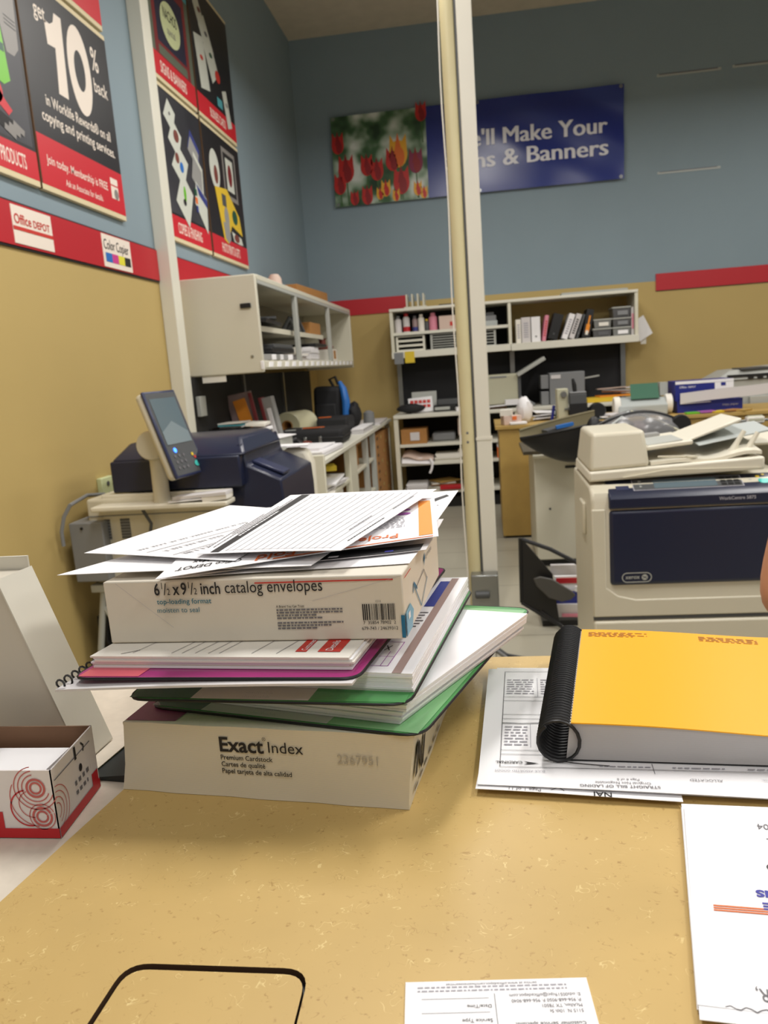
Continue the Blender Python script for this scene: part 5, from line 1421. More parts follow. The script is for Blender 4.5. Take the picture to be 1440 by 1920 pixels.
# ------------------------------------------------------------------ the stack: wrapped ream
mat('ream_wrap', (226, 218, 196), 0.45, stripes=330)
mat('wrap_plain', (232, 226, 206), 0.45)
rm = thing('cardstock_ream', 'wrapped cream ream of cardstock at the bottom of the stack', 'paper ream', (-.16, .62, 1.1))
U, D = V((.993, -.118, 0)), V((.118, .993, 0))
O = V((-.284, .513, 1.1003))
def rp(x, y, z):
    return O + U * (x + .13 * z) + D * y + V((0, 0, z))
W_, L_, H_ = .2205, .279, .0548
mb = MB()
def rface(u, v):      # front and side skin with a slight bulge and flared foot
    return u
segs = 10
vs, fs = [], []
lev = [0, .004, .02, .04, H_ - .003, H_]
off = [.0012, .0008, 0, .0002, .0002, .0006]
for k, z in enumerate(lev):
    o_ = off[k]
    ring = []
    for i in range(segs):
        ring.append((-o_ + (W_ + 2 * o_) * i / segs, -o_ + .0006 * math.sin(i * 2.1 + k)))
    for i in range(segs):
        ring.append((W_ + o_ - .0004 * math.sin(i * 1.7 + k), -o_ + (L_ + 2 * o_) * i / segs))
    for i in range(segs):
        ring.append((W_ + o_ - (W_ + 2 * o_) * i / segs, L_ + o_))
    for i in range(segs):
        ring.append((-o_, L_ + o_ - (L_ + 2 * o_) * i / segs))
    vs += [rp(x, y, z) for x, y in ring]
n = 4 * segs
for k in range(len(lev) - 1):
    for i in range(n):
        fs.append((k * n + i, k * n + (i + 1) % n, (k + 1) * n + (i + 1) % n, (k + 1) * n + i))
fs += [tuple(range(n))[::-1], tuple(range((len(lev) - 1) * n, len(lev) * n))]
mb.add(vs, fs, 'ream_wrap').build('wrapped_block', rm, smooth=40)
ff = plane(O - D * .0009, U, (0, 0, 1), .0003)
mb = MB()
mb.text('Exact', ff, .0158, 'ink', .0835, .0360, 'L', 1.0, .022)
mb.text('Index', ff, .0122, 'ink', .1212, .0368, 'L', 1.0, .0)
mb.text('\u00ae', ff, .004, 'ink', .1170, .0455, 'L', 1.0, .0)
mb.text('Premium Cardstock', ff, .0052, 'ink', .0835, .0296, 'L', .95, .012)
mb.text('Cartes de qualit\u00e9', ff, .0052, 'ink', .0835, .0243, 'L', .95, .012)
mb.text('Papel tarjeta de alta calidad', ff, .0052, 'ink', .0835, .0190, 'L', .95, .012)
mat('stamp_ink', (176, 170, 156), 0.6)
mb.text('2367951', ff, .0096, 'stamp_ink', .1724, .0318, 'L', .93, .0)
mb.build('front_printing', rm, smooth=0)
fr = plane(O + U * (W_ + .0012), D, V((0, 0, 1)) + U * .13, .0004)
mb = MB()
mb.poly(fr, [(.010, .018), (.018, .018), (.018, .043), (.010, .043)], 'ink').poly(fr, [(.034, .013), (.042, .013), (.042, .038), (.034, .038)], 'ink').poly(fr, [(.010, .043), (.019, .043), (.042, .013), (.033, .013)], 'ink')
for q in range(6):
    mb.rect(fr, .012 + .018 * q, .006, .024 + .018 * q, .0085, 'ink_grey')
for q in range(12):
    mb.rect(fr, .08 + .012 * q, .022 + .006 * (q % 3), .089 + .012 * q, .0245 + .006 * (q % 3), 'ink_grey')
mb.build('side_printing', rm, smooth=0)
MB().poly(plane(rp(0, 0, H_), U, D, .0004), [(.0, .002), (.040, .004), (.075, .27), (.0, .27)], 'maroon_wrap' if mat('maroon_wrap', (150, 70, 110), .4) else '', 1).build('top_label', rm, smooth=0)

# ------------------------------------------------------------------ green report A with its pages
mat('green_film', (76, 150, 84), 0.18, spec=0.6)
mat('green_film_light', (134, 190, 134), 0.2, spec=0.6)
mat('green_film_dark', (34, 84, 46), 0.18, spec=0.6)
def film(name_mb, c, z, t, m):
    q = [V((p[0], p[1], z)) for p in c]
    return name_mb.quadslab(q, t, m)
def rim(c, z, r, rad):
    pts = rounded([(p[0], p[1]) for p in c], rad, 5)
    return [(x, y, z) for x, y in pts]
def report(name, lb, c, z, left, right, rad=.012, n=(.24, .70)):
    t = thing(name, lb, 'booklet', (sum(p[0] for p in c) / 4, sum(p[1] for p in c) / 4, z), 0, 'green covered reports in the stack')
    pts = rounded(c, rad, 5)
    flat_shape([pts], z, z + .0014, 'green_film').build('cover', t, smooth=0)
    f = quadmap((c[0][0], c[0][1], z + .0015), (c[1][0], c[1][1], z + .0015), (c[2][0], c[2][1], z + .0015), (c[3][0], c[3][1], z + .0015), 1, 1, .0002)
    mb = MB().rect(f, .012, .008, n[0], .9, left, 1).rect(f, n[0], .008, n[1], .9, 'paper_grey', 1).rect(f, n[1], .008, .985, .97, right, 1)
    for q in range(2):
        mb.text('xerox'[::1] if False else '.:.,.:;..,:.;,', f, .020, 'ink_pale', n[0] + .18, .022 + .025 * q, 'L', 1.6, .0, 1.6)
    mb.build('front_strip', t, smooth=0)
    MB().tube([(x, y, z + .0007) for x, y in pts], .0010, 'black', 6, closed=True).build('black_edge', t)
    return t, f
A = [(-.268, .534), (-.052, .481), (.036, .748), (-.180, .801)]
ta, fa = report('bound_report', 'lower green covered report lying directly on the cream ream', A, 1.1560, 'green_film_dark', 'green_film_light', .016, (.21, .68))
mb = MB()
rnd = random.Random(3)
for k in range(10):
    z = 1.1580 + .0016 * k
    sx = .0006 * k + rnd.uniform(-.0012, .0012)
    sy = -.002 + .0004 * k + rnd.uniform(-.001, .001)
    q = [(-.0675 + sx, .499 + sy), (.024 + sx, .680 + sy), (-.180 + sx, .740 + sy), (-.268 + sx, .553 + sy)]
    mb.hexa([(x, y, z) for x, y in q] + [(x, y, z + .0015) for x, y in q], 'paper')
mb.build('pages', ta, smooth=0)
one(MB().rbox((-.150, .550, 1.1752), (.13, .06, .0010), 'paper_grey', -.16).rbox((-.135, .545, 1.1770), (.16, .06, .0008), 'paper', -.20), 'loose_sheets', 'crooked white sheets sticking out between the two green reports', 'paper', smooth=0)
# green report B
B = [(-.266, .497), (-.059, .481), (-.020, .745), (-.228, .765)]
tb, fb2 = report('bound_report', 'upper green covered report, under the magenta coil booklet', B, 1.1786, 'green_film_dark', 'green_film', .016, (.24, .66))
mb = MB()
rnd = random.Random(6)
for k in range(8):
    z = 1.1803 + .0017 * k
    j, j2 = rnd.uniform(-.0008, .0008), rnd.uniform(-.0008, .0008)
    q = [(-.250 + j, .526 + j2), (-.0575 + j, .499 + j2), (-.024 + j, .738 + j2), (-.222 + j, .752 + j2)]
    mb.hexa([(x, y, z) for x, y in q] + [(x, y, z + .0016) for x, y in q], 'paper')
po = mb.build('pages', tb, smooth=0)
zt = 1.1803 + .0017 * 8 - .0001
fp = quadmap((-.250, .526, zt), (-.0575, .499, zt), (-.024, .738, zt), (-.222, .752, zt), .195, .24, .0003)
mat('brown_band', (164, 140, 134), .6); mat('photo_blue', (52, 66, 150), .5)
mb = MB().rect(fp, .1805, .0, .1872, .236, 'brown_band').rect(fp, .1715, .148, .1805, .226, 'photo_blue', 1)
for q in range(6):
    mb.rect(fp, .172, .095 + .007 * q, .176 + .0015 * (q % 3), .0975 + .007 * q, 'ink_grey')
mb.stroke(fp, [(.150, .012), (.1745, .012), (.1755, .060), (.158, .060)], .0006, 'ink_purple').stroke(fp, [(.152, .030), (.175, .030)], .0005, 'ink_purple').stroke(fp, [(.169, .012), (.1695, .040)], .0005, 'ink_purple')
mb.stroke(fp, [(.164, .042), (.168, .052)], .0008, 'ink').stroke(fp, [(.168, .042), (.164, .052)], .0008, 'ink')
mb.build('top_page_printing', tb, smooth=0)
# magenta coil booklet C
mat('magenta_film', (160, 44, 116), 0.2, spec=0.6); mat('magenta_glow', (214, 96, 110), 0.25)
C_ = [(-.300, .490), (-.092, .481), (-.074, .600), (-.262, .762)]
C_ = [(-.300, .490), (-.092, .481), (-.0455, .757), (-.2535, .766)]
t = thing('coil_booklet', 'magenta covered booklet with a black coil under the envelope box', 'booklet', (-.18, .62, 1.194))
pts = rounded(C_, .012, 5)
flat_shape([pts], 1.1980, 1.1994, 'magenta_film').build('cover', t, smooth=0)
MB().tube([(x, y, 1.1986) for x, y in pts], .0011, 'black', 6, closed=True).build('black_edge', t)
f = quadmap((-.300, .490, 1.1995), (-.092, .481, 1.1995), (-.0455, .757, 1.1995), (-.2535, .766, 1.1995), .208, .28, .0002)
MB().rect(f, .004, .002, .05, .04, 'magenta_glow').build('cover_patch', t, smooth=0)
mb = MB()
mb.grid(lambda u, v: (-.310 + .215 * u + .046 * v, .484 - .008 * u + .27 * v, 1.1976 - .0045 * (1 - u) ** 2 * (1 - v)), 10, 4, 'paper_grey', .0016)
mb.build('inner_pages', t, smooth=60)
a, b = V((-.308, .486, 1.1945)), V((-.262, .762, 1.1965))
hx = []
for i in range(34 * 12 + 1):
    s = i / (34 * 12)
    p = a.lerp(b, s)
    an = 2 * math.pi * i / 12
    hx.append(p + V((math.cos(an) * .0045, 0, math.sin(an) * .0042)))
MB().tube(hx, .0008, 'black', 5).build('coil', t)
# paper pile on it
mb = MB()
rnd = random.Random(9)
for k in range(6):
    z = 1.1998 + .0015 * k
    j, j2 = rnd.uniform(-.002, .002), rnd.uniform(-.0012, .0012)
    q = [(-.292 + j, .508 + j2), (-.0975 + j, .494 + j2), (-.060 + j, .745 + j2), (-.245 + j, .757 + j2)]
    mb.hexa([(x, y, z) for x, y in q] + [(x, y, z + .0013) for x, y in q], 'paper_warm' if k % 2 else 'paper')
f = quadmap((-.292, .508, 1.2087), (-.0975, .494, 1.2087), (-.060, .745, 1.2087), (-.245, .757, 1.2087), .191, .265, .0003)
for q in (.028, .058, .066, .076, .086, .094, .118, .136):
    mb.stroke(f, [(q, .006), (q + .012, .06)], .0005, 'ink_grey')
mb.stroke(f, [(.02, .004), (.03, .012)], .0008, 'ink')
mb.rect(f, .164, .010, .180, .05, 'ink_red').rect(f, .148, .010, .156, .05, 'ink_red')
fq = lambda x, y, l=0: f(.174 - y, .012 + x, l)
mb.text('Details', fq, .0075, 'paper', .0, .0, 'L', 1, .0, 2)
fq2 = lambda x, y, l=0: f(.1555 - y, .012 + x, l)
mb.text('Customer', fq2, .0060, 'paper', .0, .0, 'L', .9, .0, 2)
one(mb, 'paper_pile', 'printed white sheets with red table headings between magenta booklet and envelope box', 'paper', smooth=0)

# ------------------------------------------------------------------ envelope box
mat('box_white', (222, 214, 198), 0.5, var=0.01); mat('box_teal', (20, 110, 150), .45); mat('box_teal_light', (110, 170, 200), .45)
eb = thing('envelope_box', 'white carton of catalog envelopes on top of the magenta booklet', 'box', (-.17, .61, 1.2095))
FLp, FRp = V((-.289, .532, 1.2092)), V((-.063, .526, 1.2092))
dd = V((.085, .996, 0)).normalized() * .168
hz = V((0, 0, .0478))
MB().hexa([FLp, FRp, FRp + dd, FLp + dd, FLp + hz + V((-.001, .001, 0)), FRp + hz, FRp + dd + hz, FLp + dd + hz], 'box_white').build('carton', eb, bevel=.0012)
fe = plane(FLp - V((0, .0003, 0)), FRp - FLp, (0, 0, 1), .0004)
mb = MB()
x = .0402
for s_, sz, yy, bo, xx_ in (('6', .0130, .0372, .016, .0402), ('1', .0070, .0419, .006, .0462), ('/', .0128, .0372, .006, .0474), ('2', .0070, .0372, .006, .0502), ('x', .0130, .0372, .016, .0546),
                        ('9', .0130, .0372, .016, .0612), ('1', .0070, .0419, .006, .0672), ('/', .0128, .0372, .006, .0684), ('2', .0070, .0372, .006, .0712)):
    mb.text(s_, fe, sz, 'ink', xx_, yy, 'L', .72, bo)
mb.text('inch', fe, .0128, 'ink', .0914, .0372, 'R', .0150 / ((glyphs('inch', .014)[3] - glyphs('inch', .014)[2]) * .0128), .014)
mb.text('catalog envelopes', fe, .0128, 'ink', .0950, .0375, 'L', .735 / (glyphs('catalog envelopes', 0)[3] * .0128) * .1, .0)
mb.text('top-loading format', fe, .0056, 'ink_teal', .0412, .0302, 'L', 1.0, .010)
mb.text('moisten to seal', fe, .0056, 'ink_teal', .0408, .0236, 'L', .97, .0)
rnd = random.Random(21)
mb.text('A Brand You Can Trust', fe, .0024, 'ink', .1325, .0256, 'L', .9, .01)
for q in range(7):
    yy = .0232 - .0021 * q - (.0014 if q > 3 else 0)
    xx = .1325
    end = .1325 + (.049, .049, .030, .034, .049, .040, .030)[q]
    while xx < end:
        w = rnd.uniform(.0012, .0038)
        mb.rect(fe, xx, yy, min(end, xx + w), yy + .0011, 'ink_grey')
        xx += w + .0006
xx = .1960
rnd = random.Random(5)
while xx < .2195:
    w = rnd.choice((.0003, .0006, .0009))
    mb.rect(fe, xx, .0148, xx + w, .0268, 'ink')
    xx += w + rnd.choice((.0003, .0005, .0008))
mb.text('7  35854 78902  2', fe, .0034, 'ink', .2078, .0118, 'C', .95, 0)
mb.text('679-743 / 24639312', fe, .0034, 'ink', .2078, .0075, 'C', .95, 0)
mb.text('1214', fe, .0022, 'ink_grey', .2078, .0280, 'C', .95, 0)
mb.rect(fe, .118, .0440, .2195, .0450, 'ink_red')
mb.rect(fe, .2235, .0012, .2262, .0180, 'box_teal')
mb.stroke(fe, [(.010, .047), (.052, .012)], .0002, 'ink_pale').stroke(fe, [(.226, .047), (.16, .03)], .0002, 'ink_pale')
mb.build('front_printing', eb, smooth=0)
fs2 = plane(FRp + V((.0003, 0, 0)), dd, (0, 0, 1), .0004)
mb = MB().poly(fs2, [(0, .0012), (.024, .0012), (.032, .012), (.020, .0205), (0, .0185)], 'box_teal_light')
mb.poly(fs2, [(.0, .0012), (.004, .0012), (.004, .018), (0, .0185)], 'box_teal')
mb.rect(fs2, .010, .011, .017, .016, 'paper', 1.6)
mb.stroke(fs2, [(.034, .024), (.040, .030), (.052, .022)], .0022, 'box_teal').stroke(fs2, [(.040, .028), (.066, .004), (.10, .018)], .0013, 'box_teal').stroke(fs2, [(.046, .024), (.086, .028), (.098, .018)], .001, 'ink_grey')
mb.poly(fs2, [(.088, .030), (.094, .036), (.094, .041), (.088, .036)], 'box_teal')
mb.text('catalog envelopes', fs2, .0062, 'ink_grey', .085, .0345, 'L', 1.0, .0)
mb.text('6\u00bd x 9\u00bd inch', fs2, .0060, 'ink_grey', .105, .0405, 'L', 1.0, .01)
mb.rect(fs2, .005, .0435, .03, .0443, 'ink_red')
mb.build('side_printing', eb, smooth=0)

# ------------------------------------------------------------------ loose sheets on top
def greek(mb, f, x0, x1, y, h, m='ink_grey', seed=1, lo=.002, hi=.007, l=1):
    r_ = random.Random(seed)
    x = x0
    while x < x1:
        w = r_.uniform(lo, hi)
        mb.rect(f, x, y, min(x1, x + w), y + h, m, l)
        x += w + h * .9
    return mb
def sheet(name, lb, f, w, h, m, draw=None, nx=14, ny=10, t=.00035):
    tt = thing(name, lb, 'paper', f(w / 2, h / 2))
    mb = MB().grid(lambda u, v: f(w * u, h * v), nx, ny, m, t)
    mb.build('leaf', tt, smooth=60)
    if draw:
        mb = MB()
        draw(mb)
        mb.build('printing', tt, smooth=0)
    return tt
ZT = 1.2575
# white sheets directly on the box
f0 = quadmap((-.245, .530, ZT + .0012), (-.060, .552, ZT + .0012), (-.045, .690, ZT + .0012), (-.22, .70, ZT + .0012), .19, .16, .0003, 0, .0006)
sheet('paper_sheet', 'white sheet lying flat on the envelope box, under the printed ones', f0, .19, .16, 'paper')
f0 = quadmap((-.225, .527, ZT + .0030), (-.050, .585, ZT + .0032), (-.042, .70, ZT + .003), (-.21, .70, ZT + .003), .19, .16, .0003, 0, .0008)
sheet('paper_sheet', 'black-printed sheet peeping out below the orange bordered leaflet', f0, .19, .16, 'paper_grey', lambda mb: (mb.rect(f0, .05, .001, .185, .03, 'ink', 1, 10), mb.rect(f0, .11, .004, .118, .010, 'paper', 2), mb.rect(f0, .155, .006, .162, .012, 'ink_blue', 2)))
fR = quadmap((-.20, .64, ZT + .004), (-.052, .640, ZT + .004), (-.033, .852, ZT + .004), (-.19, .86, ZT + .003), .16, .22, .0003, 0, .0005)
def dr(mb):
    mb.poly(fR, [(.140, .150), (.154, .185), (.150, .195), (.138, .17)], 'ink')
    greek(mb, fR, .125, .150, .13, .003, 'ink_grey', 4)
sheet('paper_sheet', 'white sheet whose far corner points right behind the lined form', fR, .16, .22, 'paper', dr)
f1 = quadmap((-.330, .541, ZT + .0045), (-.130, .536, ZT + .0060), (-.10, .72, ZT + .0052), (-.255, .668, ZT + .0065), .20, .15, .0003, 0, .0003)
sheet('blank_sheet', 'blank white sheet jutting out over the left end of the envelope box', f1, .20, .15, 'paper')
# orange bordered leaflet
fP = quadmap((-.236, .507, ZT + .0075), (-.041, .604, ZT + .0085), (-.055, .780, ZT + .0095), (-.268, .772, ZT + .0080), .26, .22, .0003, -.0008, .0)
def dP(mb):
    mb.rect(fP, .240, .012, .2545, .200, 'bar_orange', 1, 2, 6)
    mb.rect(fP, .100, .0025, .2545, .0055, 'ink_orange', 1, 12)
    mb.rect(fP, .060, .208, .25, .212, 'ink_orange', 1, 8)
    inv = lambda x, y, l=0: fP(.2185 - x, .034 - y, l)
    mb.text('Project', inv, .024, 'ink_orange', .0, .002, 'L', .80, .01, 1.5)
    in3 = lambda x, y, l=0: fP(.1190 - x, .022 - y, l)
    mb.text('Fold', in3, .022, 'ink_orange', .0, .001, 'L', 1.0, .01, 1.5)
    in2 = lambda x, y, l=0: fP(.0690 - x, .020 - y, l)
    mb.text('Office DEPOT', in2, .0115, 'ink', .0, .0, 'L', .85, .01, 1.5)
    mb.text('OfficeMax', in2, .0115, 'ink', .008, -.0145, 'L', .85, .01, 1.5)
    for q in range(8):
        greek(mb, fP, .02, .10, .060 + .0045 * q, .0018, 'ink_pale', q)
    for q in range(9):
        greek(mb, fP, .165, .225, .062 + .006 * q, .0022, 'ink_pale', q + 40)
    for q in range(3):
        mb.disc(fP, .222, .128 + .022 * q, .009, .007, 'ink_purple', 1.5)
    for q in range(10):
        greek(mb, fP, .045, .105, .135 + .006 * q, .0022, 'ink_pale', q + 70)
    greek(mb, fP, .07, .13, .196, .006, 'ink_grey', 5, .004, .01)
sheet('leaflet', 'white leaflet with orange border and orange Project Fold lettering', fP, .26, .22, 'paper', dP)
# handwritten note sheet
f2_ = quadmap((-.331, .586, ZT + .0108), (-.190, .545, ZT + .0098), (-.165, .735, ZT + .0102), (-.272, .785, ZT + .0108), .17, .21, .0003, 0, .0004)
def d2(mb):
    mb.stroke(f2_, [(.068, .008), (.128, .165)], .0009, 'ink_grey').stroke(f2_, [(.100, .006), (.140, .120)], .0009, 'ink_grey')
    k = lambda x, y, l=0: f2_(.046 + .32 * x + y, .012 + .93 * x, l)
    r_ = random.Random(3)
    def scrawl(x0, x1, y0, h, sd):
        r2 = random.Random(sd)
        x = x0
        while x < x1:
            w = r2.uniform(.0025, .0045)
            pts = [(x, y0), (x + w * .3, y0 + h), (x + w * .6, y0 + h * .1), (x + w * .8, y0 + h * r2.uniform(.3, .9))]
            mb.stroke(k, pts, .0006, 'ink_grey', 1)
            x += w * 1.15 + (.003 if r2.random() < .18 else 0)
    scrawl(.002, .135, .004, .0055, 1)
    scrawl(.004, .075, .032, .007, 2)
    scrawl(.0, .10, .058, .008, 7)
sheet('note_sheet', 'white sheet with handwritten grey lines at the upper left of the stack', f2_, .17, .21, 'paper', d2)
# lined order form
f3_ = quadmap((-.2235, .5580, ZT + .0126), (-.1080, .5400, ZT + .0152), (-.0535, .800, ZT + .0150), (-.2125, .812, ZT + .0145), .14, .27, .0003, -.0006, .0)
def d3(mb):
    mb.rect(f3_, .012, .003, .0205, .266, 'ink', 1, 1, 8)
    for q in range(15):
        x = .026 + .0072 * q
        mb.rect(f3_, x, .006, x + .0005, .250, 'ink_mid', 1, 1, 8)
    for yy in (.008, .10, .17, .225, .250):
        mb.rect(f3_, .024, yy, .128, yy + .0006, 'ink_mid', 1, 8, 1)
    kk = lambda x, y, l=0: f3_(y, x, l)
    for q in range(4):
        greek(mb, kk, .02 + .05 * (q % 2), .12 + .04 * q, .001 + .0028 * q, .0012, 'ink_grey', q)
    greek(mb, kk, .06, .17, .0145, .0022, 'paper', 9, .003, .008, 2)
    greek(mb, kk, .03, .12, .1325, .0014, 'ink', 12)
    greek(mb, kk, .07, .13, .1175, .0012, 'ink_grey', 15)
    greek(mb, kk, .16, .23, .128, .0012, 'ink_grey', 17)
sheet('order_form', 'white ruled order form with a thick black bar, topmost on the stack', f3_, .14, .27, 'paper', d3)

# ------------------------------------------------------------------ coil bound book and papers on the right
def stack8(name, lb, c, z0, n, t, m, seed, jit=.003):
    mb = MB()
    r_ = random.Random(seed)
    for k in range(n):
        j, j2 = r_.uniform(-jit, jit), r_.uniform(-jit, jit)
        z = z0 + t * k
        q = [(x + j, y + j2) for x, y in c]
        mb.hexa([(x, y, z) for x, y in q] + [(x, y, z + t * .92) for x, y in q], m)
    return one(mb, name, lb, 'paper', smooth=0)
stack8('paper_stack', 'thin stack of white pages under the printed bill below the coil book', [(-.012, .520), (.30, .490), (.30, .71), (.0, .728)], 1.1004, 6, .0007, 'paper', 4)
fB = quadmap((-.0175, .509, 1.1062), (.30, .4793, 1.1062), (.31, .70, 1.1062), (-.008, .719, 1.1062), .32, .21, .0003, 0, .0005)
def dB(mb):
    g = plane((-.016, .511, 1.1062), (1, -.05, 0), (.05, 1, 0), .0003)
    f = lambda x, y, l=0: V((g(x, y)[0], g(x, y)[1], 1.1070 + .0002 * l))
    for yy in (.0214, .04, .0465, .10, .108, .135, .143, .20):
        mb.rect(f, .0135, yy, .27 if yy < .06 else .09, yy + .0005, 'ink_grey', 1, 12)
    mb.rect(f, .0135, .0214, .0140, .20, 'ink_grey', 1, 1, 6)
    mb.rect(f, .036, .052, .0365, .09, 'ink_pale').rect(f, .043, .145, .0435, .185, 'ink_pale')
    mb.rect(f, .1215, .0160, .1219, .030, 'ink_grey')
    rot = lambda ox, oy: (lambda x, y, l=0: f(ox - x, oy - y, l))
    mb.text('STRAIGHT BILL OF LADING', rot(.1225, .0), .0046, 'ink_grey', 0, 0, 'L', .95, .01)
    mb.text('Original Not Negotiable', rot(.117, .0045), .0042, 'ink_grey', 0, 0, 'L', .9, .0)
    mb.text('Page 6 of 8', rot(.110, .009), .0038, 'ink_grey', 0, 0, 'L', .9, .0)
    mb.text('CARDINAL', rot(.0300, .0300), .0050, 'ink', 0, 0, 'L', .8, .012)
    mb.poly(f, [(.042, .0272), (.031, .0300), (.034, .0276), (.031, .0255)], 'ink')
    mb.text('BULK ASSORTED GOODS', rot(.046, .0175), .0042, 'ink_pale', 0, 0, 'L', .75, .0)
    mb.text('Ship Date:', rot(.205, .012), .0040, 'ink_pale', 0, 0, 'L', .9, .0)
    mb.text('ALLOCATED', rot(.165, .0105), .0042, 'ink_grey', 0, 0, 'L', .9, .0)
    for q in range(7):
        greek(mb, f, .016, .034, .055 + .005 * q, .0016, 'ink_pale', q)
        greek(mb, f, .046, .075, .15 + .005 * q, .0016, 'ink_pale', q + 9)
        greek(mb, f, .016, .040, .15 + .005 * q, .0016, 'ink_pale', q + 19)
    for q in range(3):
        greek(mb, f, .085 + .05 * q, .12 + .05 * q, .0245, .0014, 'ink_pale', q + 31)
    mb.stroke(f, [(.0135, .092), (.03, .0912), (.055, .0935)], .0010, 'ink', 2)
    mb.stroke(f, [(.060, .030), (.075, .0275), (.092, .0255)], .0010, 'ink', 2)
sheet('bill_of_lading', 'upside-down printed bill of lading under the yellow coil book', fB, .32, .21, 'paper', dB, 16, 6)
fB2 = quadmap((-.019, .5055, 1.1048), (.118, .4905, 1.1045), (.125, .56, 1.1048), (-.012, .575, 1.1048), .14, .07, .0003, 0, .0003)
def dB2(mb):
    rot = lambda ox, oy: (lambda x, y, l=0: fB2(ox - x, oy - y, l))
    mb.text('Page 1 of 11', rot(.046, .004), .0050, 'ink_grey', 0, 0, 'L', .95, 0)
    mb.text('NAI', rot(.094, .005), .0085, 'ink', 0, 0, 'L', .9, .01)
    mb.stroke(fB2, [(.053, .0035), (.058, .0075), (.062, .0035)], .0007, 'ink_grey')
sheet('paper_sheet', 'white page edge marked Page 1 of 11 in front of the bill of lading', fB2, .14, .07, 'paper', dB2)
# the book
bk_ = thing('coil_bound_book', 'thick coil bound book with a bright yellow-orange cover', 'book', (.17, .64, 1.1085))
mat('cover_yellow', (246, 176, 20), 0.42, spec=0.35)
mat('page_block', (190, 187, 186), 0.75, spec=0.2, stripes=330)
def bt_(u, v):       # top of the page block, u right, v back
    x = .0505 + .255 * u + .0325 * v
    y = .5400 - .0180 * u + .205 * v
    return V((x, y, 1.1365 - .0105 * u * (1.2 - .2 * u) - .003 * v + .0012 * math.sin(u * 7)))
mb = MB()
NU = 16
top = [bt_(i / NU, j / 4) for i in range(NU + 1) for j in range(5)]
bot = [V((p.x + (-.003 if True else 0), p.y + .001, 1.1078)) for p in top]
N = len(top)
fsb = []
for i in range(NU):
    for j in range(4):
        fsb.append((i * 5 + j, (i + 1) * 5 + j, (i + 1) * 5 + j + 1, i * 5 + j + 1))
    fsb.append((i * 5, i * 5 + N, (i + 1) * 5 + N, (i + 1) * 5))
    fsb.append(((i + 1) * 5 + 4, (i + 1) * 5 + 4 + N, i * 5 + 4 + N, i * 5 + 4))
for j in range(4):
    fsb.append((j + 1, j + 1 + N, j + N, j))
    b0 = NU * 5
    fsb.append((b0 + j, b0 + j + N, b0 + j + 1 + N, b0 + j + 1))
mb.add(top + bot, fsb, 'page_block').build('page_block', bk_, smooth=50)
mb = MB().grid(lambda u, v: bt_(u * 1.01 + .004, v * 1.012 - .006) + V((0, 0, .0013)), NU, 6, 'cover_yellow', .0009)
cvo = mb.build('cover', bk_, smooth=50, label='bright yellow-orange card cover')
fcv = lambda x, y, l=0: bt_(x, y) + V((0, 0, .0015 + .0003 * l))
mat('cover_print', (196, 134, 14), .5)
mb = MB()
for q in range(4):
    greek(mb, fcv, .03, .24 - .05 * (q % 2), .955 - .016 * q, .008, 'cover_print', q, .01, .03)
    greek(mb, fcv, .42, .62, .955 - .016 * q, .008, 'cover_print', q + 5, .01, .03)
    greek(mb, fcv, .66, .78, .955 - .016 * q, .008, 'cover_print', q + 11, .01, .03)
mb.text('Aib', lambda x, y, l=0: fcv(.90 - x, .96 - y * 1.2, l), .10, 'board_brown', 0, 0, 'L', .9, .01, 2)
mb.build('cover_printing', cvo, smooth=0)
MB().grid(lambda u, v: V((.046 + .255 * u + .0325 * v, .5405 - .0165 * u + .205 * v, 1.1077)), 4, 2, 'black', .0008).build('back_cover', bk_, smooth=0)
a, b = V((.0418, .536, 1.1232)), V((.0735, .752, 1.1215))
axd = (b - a).normalized()
e1 = V((0, 0, 1)); e2 = axd.cross(e1).normalized()
hx = []
T_ = 46
for i in range(T_ * 18 + 1):
    s = i / (T_ * 18)
    an = 2 * math.pi * i / 18 + 2.2
    hx.append(a.lerp(b, s) + e2 * (.0150 * math.cos(an)) + e1 * (.0152 * math.sin(an)))
MB().tube(hx, .0013, 'black', 6).build('coil', bk_)
# right hand letters
stack8('paper_stack', 'white page stack at the lower right, under the orange lined letter', [(.0845, .322), (.34, .292), (.37, .47), (.117, .488)], 1.1003, 7, .0006, 'paper', 12, .0012)
fL = quadmap((.0825, .314, 1.1040), (.34, .284, 1.1055), (.37, .462, 1.1055), (.1165, .482, 1.1055), .26, .17, .0003, .0, .0002)
def dL(mb):
    rot = lambda ox, oy: (lambda x, y, l=0: fL(ox - x, oy - y, l))
    for q in range(3):
        mb.rect(fL, .0113, .0725 + .0018 * q, .10, .0735 + .0018 * q, 'ink_orange', 1, 4)
    mb.text('SE', rot(.0455, .0815), .0075, 'ink_blue', 0, 0, 'L', 1.25, .04)
    mb.text('NS', rot(.0455, .0915), .0075, 'ink_blue', 0, 0, 'L', 1.25, .04)
    mb.text('504', rot(.0530, .1545), .0080, 'ink_grey', 0, 0, 'L', .9, 0)
    mb.text('T', rot(.0505, .1445), .0080, 'ink_grey', 0, 0, 'L', .9, 0)
    mb.text('O', rot(.0480, .1150), .0080, 'ink', 0, 0, 'L', .9, 0)
    mb.text('TER,', rot(.0400, .0215), .0110, 'ink_grey', 0, 0, 'L', .7, 0)
    pts = [(.0115 + .0022 * i, .0085 + .0020 * math.sin(i * 1.9) + .0010 * math.sin(i * 4.3)) for i in range(13)]
    mb.stroke(fL, pts, .0006, 'ink_grey')
sheet('letter', 'white letter with orange lines and upside-down blue capitals, lower right corner', fL, .26, .17, 'paper', dL)
